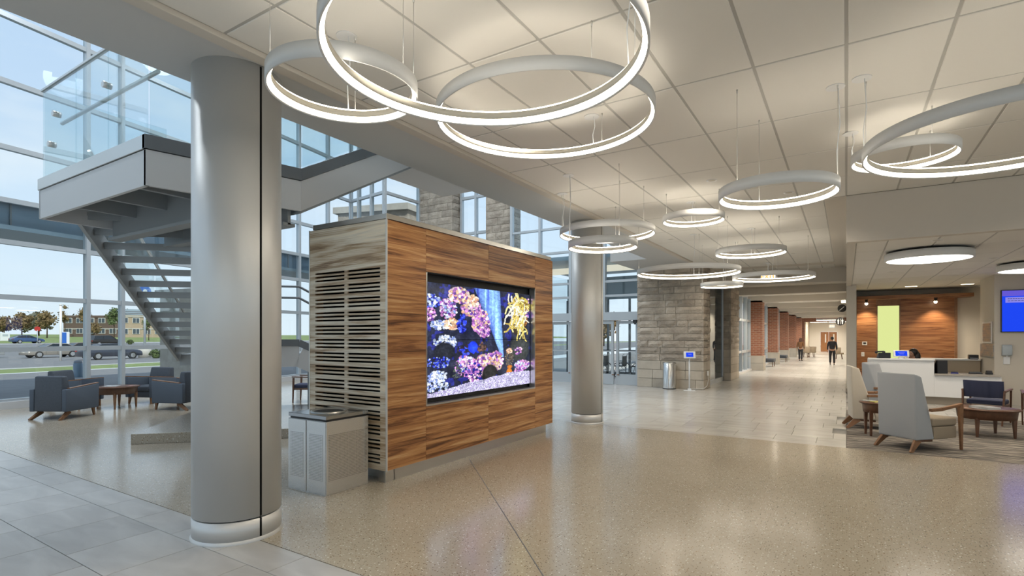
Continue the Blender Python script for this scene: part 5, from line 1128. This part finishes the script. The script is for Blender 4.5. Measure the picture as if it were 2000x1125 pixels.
# exterior stone wing, seen through the glass beside the column
sw = struct('wall_wing', MB().prism([(-25.8,11.6),(-21.5,12.2),(-21.6,13.4),(-26.0,13.0)], -.2, 3.5), M['sstone'], 0, 'pale stone wing wall outside the glass')
part_struct('coping', MB().prism([(-25.95,11.45),(-21.35,12.05),(-21.45,13.55),(-26.15,13.15)], 3.5, 3.7), M['cstone'], sw)
sw2 = struct('wall_wing', MB().prism([(-24.4,20.2),(-20.4,21.6),(-20.8,24),(-25,23)], -.2, 8.6), M['stone'], 0, 'rough stone parapet tower outside the return window')
part_struct('coping', MB().prism([(-24.6,20.0),(-20.2,21.4),(-20.6,24.2),(-25.2,23.2)], 8.6, 8.95), M['cstone'], sw2)
# cars
def car(label, loc, rz, colr, kind='sedan', L=4.6):
    t = thing('car', label, 'car', loc, rz); k = L/4.6; pm_ = mat('car_paint_'+label.split()[0], colr, .25, .4, coat=.5)
    if kind == 'suv': body = [(-2.3,.32),(-2.3,.95),(-2.15,1.08),(1.0,1.10),(2.05,.98),(2.28,.75),(2.3,.32)]; gh = [(-2.1,1.08),(-1.85,1.62),(.35,1.66),(1.05,1.10)]; roof_z = 1.66
    elif kind == 'hatch': body = [(-2.3,.30),(-2.32,.85),(-2.1,1.02),(1.0,.95),(2.0,.80),(2.28,.60),(2.3,.30)]; gh = [(-2.1,1.0),(-1.0,1.42),(.1,1.42),(1.1,.95)]
    else: body = [(-2.3,.28),(-2.32,.80),(-2.2,.92),(-1.5,.95),(1.0,.93),(2.1,.78),(2.3,.58),(2.3,.28)]; gh = [(-1.75,.94),(-1.05,1.36),(.25,1.38),(1.15,.93)]
    hw = .88
    obj('body', MB().extr([(x*k,z) for x, z in body], 'y', -hw, hw), pm_, t, .06, 2)
    gv = []
    for y_, in_ in ((-hw+.04,0),(hw-.04,0)):
        s1 = -1 if y_ < 0 else 1
        gv.append([(x*k, y_ if z < 1.15 else y_-s1*.16, z) for x, z in gh])
    mb = MB(); n = len(gh); mb.add(gv[0]+gv[1], [tuple(range(n)), tuple(range(2*n-1,n-1,-1))]+[(i,i+n,(i+1)%n+n,(i+1)%n) for i in range(n)]); obj('windows', mb, M['cglass'], t)
    (x0,z0),(x1,z1) = gh[1], gh[2]; yy = hw-.19
    obj('roof', MB().hexa([(x0*k-.03,-yy,z0-.01),(x1*k+.03,-yy,z1-.01),(x1*k+.03,yy,z1-.01),(x0*k-.03,yy,z0-.01),(x0*k+.05,-yy+.05,z0+.05),(x1*k-.05,-yy+.05,z1+.05),(x1*k-.05,yy-.05,z1+.05),(x0*k+.05,yy-.05,z0+.05)]), pm_, t, .015)
    for s1 in (-1,1):
        pl_ = MB(); 
        for (a, b_) in ((gh[0],gh[1]),(gh[3],gh[2])): pl_.bar((a[0]*k,s1*(hw-.03),a[1]),(b_[0]*k,s1*(hw-.19),b_[1]),.05,.05)
        mx_ = (gh[1][0]+gh[2][0])/2; pl_.bar((mx_*k,s1*(hw-.03),gh[0][1]-.02),(mx_*k,s1*(hw-.19),z0),.05,.07); obj('pillar', pl_, pm_, t)
        for wx in (-1.42,1.42):
            wz = .33; w0 = obj('wheel', MB().tube([(wx*k,s1*(hw-.20),wz),(wx*k,s1*(hw+.02),wz)], .33, 24), M['rubber'], t); rm = MB().tube([(wx*k,s1*(hw+.02),wz),(wx*k,s1*(hw+.03),wz)], .20, 20)
            for q_ in range(5): a = q_*2*PI/5; rm.bar((wx*k,s1*(hw+.035),wz),(wx*k+.22*math.cos(a),s1*(hw+.03),wz+.22*math.sin(a)),.02,.06)
            obj('rim', rm, M['rim'], w0)
        obj('mirror', B(.85*k,.98*k,s1*hw-.02 if s1 > 0 else -hw-.12,s1*hw+.12 if s1 > 0 else -hw+.02,.95,1.06), pm_, t)
        obj('door_seam', MB().box(-.12,-.10,s1*hw-.004,s1*hw+.004,.35,.92).box(.85,.87,s1*hw-.004,s1*hw+.004,.35,.92), M['black'], t)
        obj('headlight', B(2.1*k,2.30*k,s1*.6-.15,s1*.6+.15,.60,.72), M['chrome'], t); obj('tail_light', B(-2.33*k,-2.2*k,s1*.65-.12,s1*.65+.12,.72,.85), M['redsign'], t)
    return t
RZ = math.atan2(D.y, D.x)
def oc(x, y_): return (x, y_, gz(sof(x,y_)))
car('silver old sedan parked side on, left of the first window mullion', oc(-68.2,20.6), RZ+PI, (.38,.34,.29))
car('bronze sedan roof showing behind the silver and the dark sedans', oc(-77.0,26.4), RZ, (.20,.13,.10))
car('navy sedan with bright alloy wheels, nearest across the lawn strip', oc(-56.6,21.3), RZ, (.05,.06,.085), L=4.7)
car('black sport utility car on the far side of the parking', oc(-104.1,38.6), RZ, (.025,.022,.02), 'suv', 4.8)
car('blue hatchback on the far road at the left', oc(-122.5,33.6), RZ, (.05,.10,.22), 'hatch', 4.5)
car('white car cut off by the left edge of the photo', oc(-72.3,15.6), RZ+PI, (.55,.55,.53))
# trees
def tree(label, loc, h, r, m_, seed, trunk=.35, n=700, grp='trees beyond the parking'):
    t = thing('tree', label, 'tree', loc, 0, grp); q_ = random.Random(seed); mb = MB()
    lumps = [(q_.uniform(-.45,.45)*r, q_.uniform(-.45,.45)*r, h*(1-q_.uniform(.18,.5)), r*q_.uniform(.45,.75)) for _ in range(7)]+[(0,0,h-.45*r,r*.6)]
    for i in range(n):
        lx, ly, lz, lr = q_.choice(lumps); a = q_.uniform(0,2*PI); b_ = q_.uniform(-1,1); c_ = math.sqrt(1-b_*b_); rr_ = lr*q_.uniform(.55,1.05); c0_ = Vector((lx+rr_*c_*math.cos(a), ly+rr_*c_*math.sin(a), lz+rr_*b_*.85)); sz = r*q_.uniform(.06,.13)
        d1 = Vector((q_.gauss(0,1),q_.gauss(0,1),q_.gauss(0,1))).normalized()*sz; d2 = d1.cross(Vector((q_.gauss(0,1),q_.gauss(0,1),q_.gauss(0,1)))).normalized()*sz
        mb.quad(c0_-d1, c0_+d2, c0_+d1, c0_-d2)
    for lx, ly, lz, lr in lumps: mb.ball((lx,ly,lz), lr*.5, 8, 6)
    obj('crown', mb, m_, t); tb = MB().tube([(0,0,0),(.05*r,0,h*.4),(0,.03*r,h*.75)], r*.06, 6, radii=[r*.07,r*.05,r*.03])
    for lx, ly, lz, lr in lumps[:4]: tb.tube([(0,0,h*.4),(lx*.8,ly*.8,lz)], r*.02, 5)
    obj('trunk', tb, M['bark'], t); return t
def tg(x, y_): return (x, y_, gz(sof(x,y_)))
tree('small russet tree at the left edge of the lawn', tg(-147.8,36.9), 5.0, 2.0, M['rleaf'], 1); tree('young tree with a loose crown standing over the blue hatchback', tg(-131.5,35.3), 5.6, 1.9, M['rleaf'], 2)
tree('sparse tree left of the brick building', tg(-165,49), 6.6, 2.2, M['rleaf'], 3); tree('slim tree at the corner of the brown building wing', tg(-176,56.0), 8.6, 1.5, M['rleaf'], 4, n=260)
tree('slim tree against the brown building wing', tg(-174,59.5), 8.2, 1.6, M['rleaf'], 5, n=260); tree('orange leaved tree in front of the tan building', tg(-150,53.2), 4.0, 1.7, M['rleaf'], 6); tree('tall green tree in front of the tan building', tg(-143.5,54.8), 7.6, 1.6, M['leaf'], 7)
tree('green tree seen right of the blue sign', tg(-140,60.5), 6, 1.4, M['leaf'], 8); tree('russet tree beyond the blue sign', tg(-138,67.5), 5, 1.5, M['rleaf'], 9)
for k, (x, y_, h, r) in enumerate(((-262,60,7.4,6),(-258,74,8,6.5),(-255,88,8,6),(-262,45,7,6),(-250,30,8,6),(-245,100,8,8),(-150,128,9,7),(-120,135,9,6),(-98,128,10,6))):
    tree(('far tree on the skyline, leftmost crown','second far crown on the skyline from the left','third far crown on the skyline, left of the white post','far crown at the left picture edge','low far crown cut by the left picture edge','far crown behind the dark brown building wing','far tree right of the slotted video wall end, leftmost','far tree beyond the sliding doors at the left','far tree beyond the sliding doors at the right')[k], tg(x,y_), h, r, M['dleaf'], 20+k, n=260, grp='far trees on the skyline')
tree('green tree seen through the glass left of the video wall', tg(-58,52), 4.2, 2.2, M['leaf'], 40)
for k, (x, y_) in enumerate(((-55.0,24.4),(-112,41.5),(-111,43),(-110,44.5))):
    t = thing('shrub', ('green shrub beside the blue sign post','first low shrub on the far kerb','second low shrub on the far kerb','third low shrub on the far kerb')[k], 'shrub', oc(x,y_)); q_ = random.Random(k+60); mb = MB().ball((0,0,.35), .42, 8, 6)
    for i in range(160):
        a = q_.uniform(0,2*PI); b_ = q_.uniform(0,1); c0_ = Vector((.55*math.cos(a)*math.sqrt(1-b_*b_), .55*math.sin(a)*math.sqrt(1-b_*b_), .25+.6*b_)); d1 = Vector((q_.gauss(0,1),q_.gauss(0,1),q_.gauss(0,1))).normalized()*.09; d2 = d1.cross(Vector((0,.3,1))).normalized()*.09; mb.quad(c0_-d1,c0_+d2,c0_+d1,c0_-d2)
    obj('foliage', mb, M['leaf'], t); obj('stem', MB().tube([(0,0,-.1),(0,0,.3)], .04), M['bark'], t)
# building
def far_building(label, A, Bp, h, m_, nwin, seed, depth=14, root=None):
    A = Vector((*A,0)); Bp = Vector((*Bp,0)); d = (Bp-A).normalized(); n = Vector((d.y,-d.x,0)); L = (Bp-A).length; z0 = gz(sof(A.x,A.y))-1
    if n.dot(-A) < 0: n = -n
    if root:
        t = bpy.data.objects.new('wing', None); COL.objects.link(t); t.location = (A.x,A.y,z0); t.rotation_euler = (0,0,math.atan2(d.y,d.x)); t['label'] = label
        bpy.context.view_layer.update(); t.parent = root; t.matrix_parent_inverse = root.matrix_world.inverted()
    else: t = thing('office_building', label, 'building', (A.x,A.y,z0), math.atan2(d.y,d.x))
    sgn = 1 if Vector((-d.y,d.x,0)).dot(n) > 0 else -1
    ys_ = sorted((0,-sgn*depth)); obj('wall', B(0,L,ys_[0],ys_[1],0,h+1), m_, t); f = sgn
    obj('parapet', B(-.2,L+.2,min(-.2,.2),.2,h+.5,h+1.1), M['cstone'] if nwin > 5 else m_, t); obj('band', B(0,L,-.12,.12,h*.52,h*.52+.35), M['cstone'], t)
    for fl_ in range(2):
        for k in range(nwin):
            x = L*(k+.5)/nwin; ww = L/nwin*.32; za = 1.9+fl_*h*.5; zb = za+h*.25
            fr_ = obj('window', MB().box(x-ww,x+ww,-.15,.15,za,zb), M['bfr'], t); obj('pane', MB().box(x-ww+.12,x-.06,-.18,.18,za+.12,zb-.12).box(x+.06,x+ww-.12,-.18,.18,za+.12,zb-.12), M['bwin'], t if root else fr_)
    return t
far_building('brown brick wing of the two storey building across the lawn', (-190,61), (-180,65), 5.9, M['bdark'], 4, 1) if False else None
fb = far_building('long tan two storey building with a dark brown wing across the lawn', (-174,67.5), (-170,92), 6.3, M['bbuild'], 9, 2, 16)
far_building('dark brown wing', (-186.5,59.0), (-174,67.5), 5.9, M['bdark'], 5, 1, 5, fb)
t = thing('roof_unit', 'grey plant screen on the roof of the tan building', 'roof unit', (-178,72,8.0)); obj('screen', B(-2,2,-3.5,3.5,0,1.6), M['canopyl'], t); obj('louvre', MB().box(2,2.05,-3.4,3.4,.3,.5).box(2,2.05,-3.4,3.4,.8,1.0), M['dframe'], t)
# posts and signs
t = thing('blue_sign_post', 'blue round sign on a grey post with a concrete base', 'sign', oc(-58.2,24.8)); obj('concrete_base', MB().cyl((0,0,0), .55, 1.1, 20), M['kerb'], t); obj('post', MB().cyl((0,0,1.1), .10, 4.8, 12), M['frame'], t); obj('panel', MB().tube([(-.06,0,6.5),(.06,0,6.5)], .55, 28), M['bsign'], t); obj('emblem', MB().tube([(.061,0,6.5),(.075,0,6.5)], .2, 8).bar((.068,-.3,6.35),(.068,.3,6.7),.1,.02), M['wplastic'], t)
tag(obj('white_post', MB().cyl((-56.4,17.66,gz(sof(-56.4,17.66))), .09, 4.7, 12).cyl((-56.4,17.66,gz(sof(-56.4,17.66))+4.7), .12, .1, 12), M['white']), 'slim white post standing at the edge of the parking', 'post')
t = thing('pay_station', 'blue and white pay station beyond the silver sedan', 'machine', oc(-100,31.8)); obj('cabinet', B(-.3,.3,-.5,.5,0,2.3), M['wplastic'], t, .03); obj('front', B(.3,.33,-.45,.1,.6,2.2), M['bsign'], t)
t = thing('stop_sign', 'red octagonal sign on the lawn edge', 'sign', oc(-121,34.6)); obj('post', MB().cyl((0,0,0), .05, 2.4, 8), M['frame'], t); obj('panel', MB().tube([(-.02,0,2.6),(.02,0,2.6)], .45, 8), M['redsign'], t)
t = thing('service_box', 'white utility box on the lawn at the far left', 'box', oc(-140,35.0)); obj('box', B(-.5,.5,-.7,.7,0,1.6), M['wplastic'], t, .04); obj('vent', B(.5,.53,-.4,.4,.9,1.3), M['gplastic'], t)
t = thing('outdoor_bin', 'dark outdoor bin standing outside the glass wall', 'trash can', (-29.4,9.83,gz(sof(-29.4,9.83)))); obj('body', MB().lathe([(.17,0),(.18,.6),(.15,.66)], n=24), M['canopy'], t); obj('dome', MB().lathe([(.17,.66),(.14,.74),(.0,.78)], n=24), M['dframe'], t)
# parking seen through the entrance porch
car('silver car seen through the sliding doors', (-9.2,33.0,-.12), .2, (.5,.5,.5)); tree('small russet tree seen through the sliding doors', (-22,85,-.12), 5.5, 2.4, M['rleaf'], 50, grp=None); tree('wide russet tree seen through the left sliding doors', (-38,92,-.12), 6, 3, M['rleaf'], 51, grp=None)
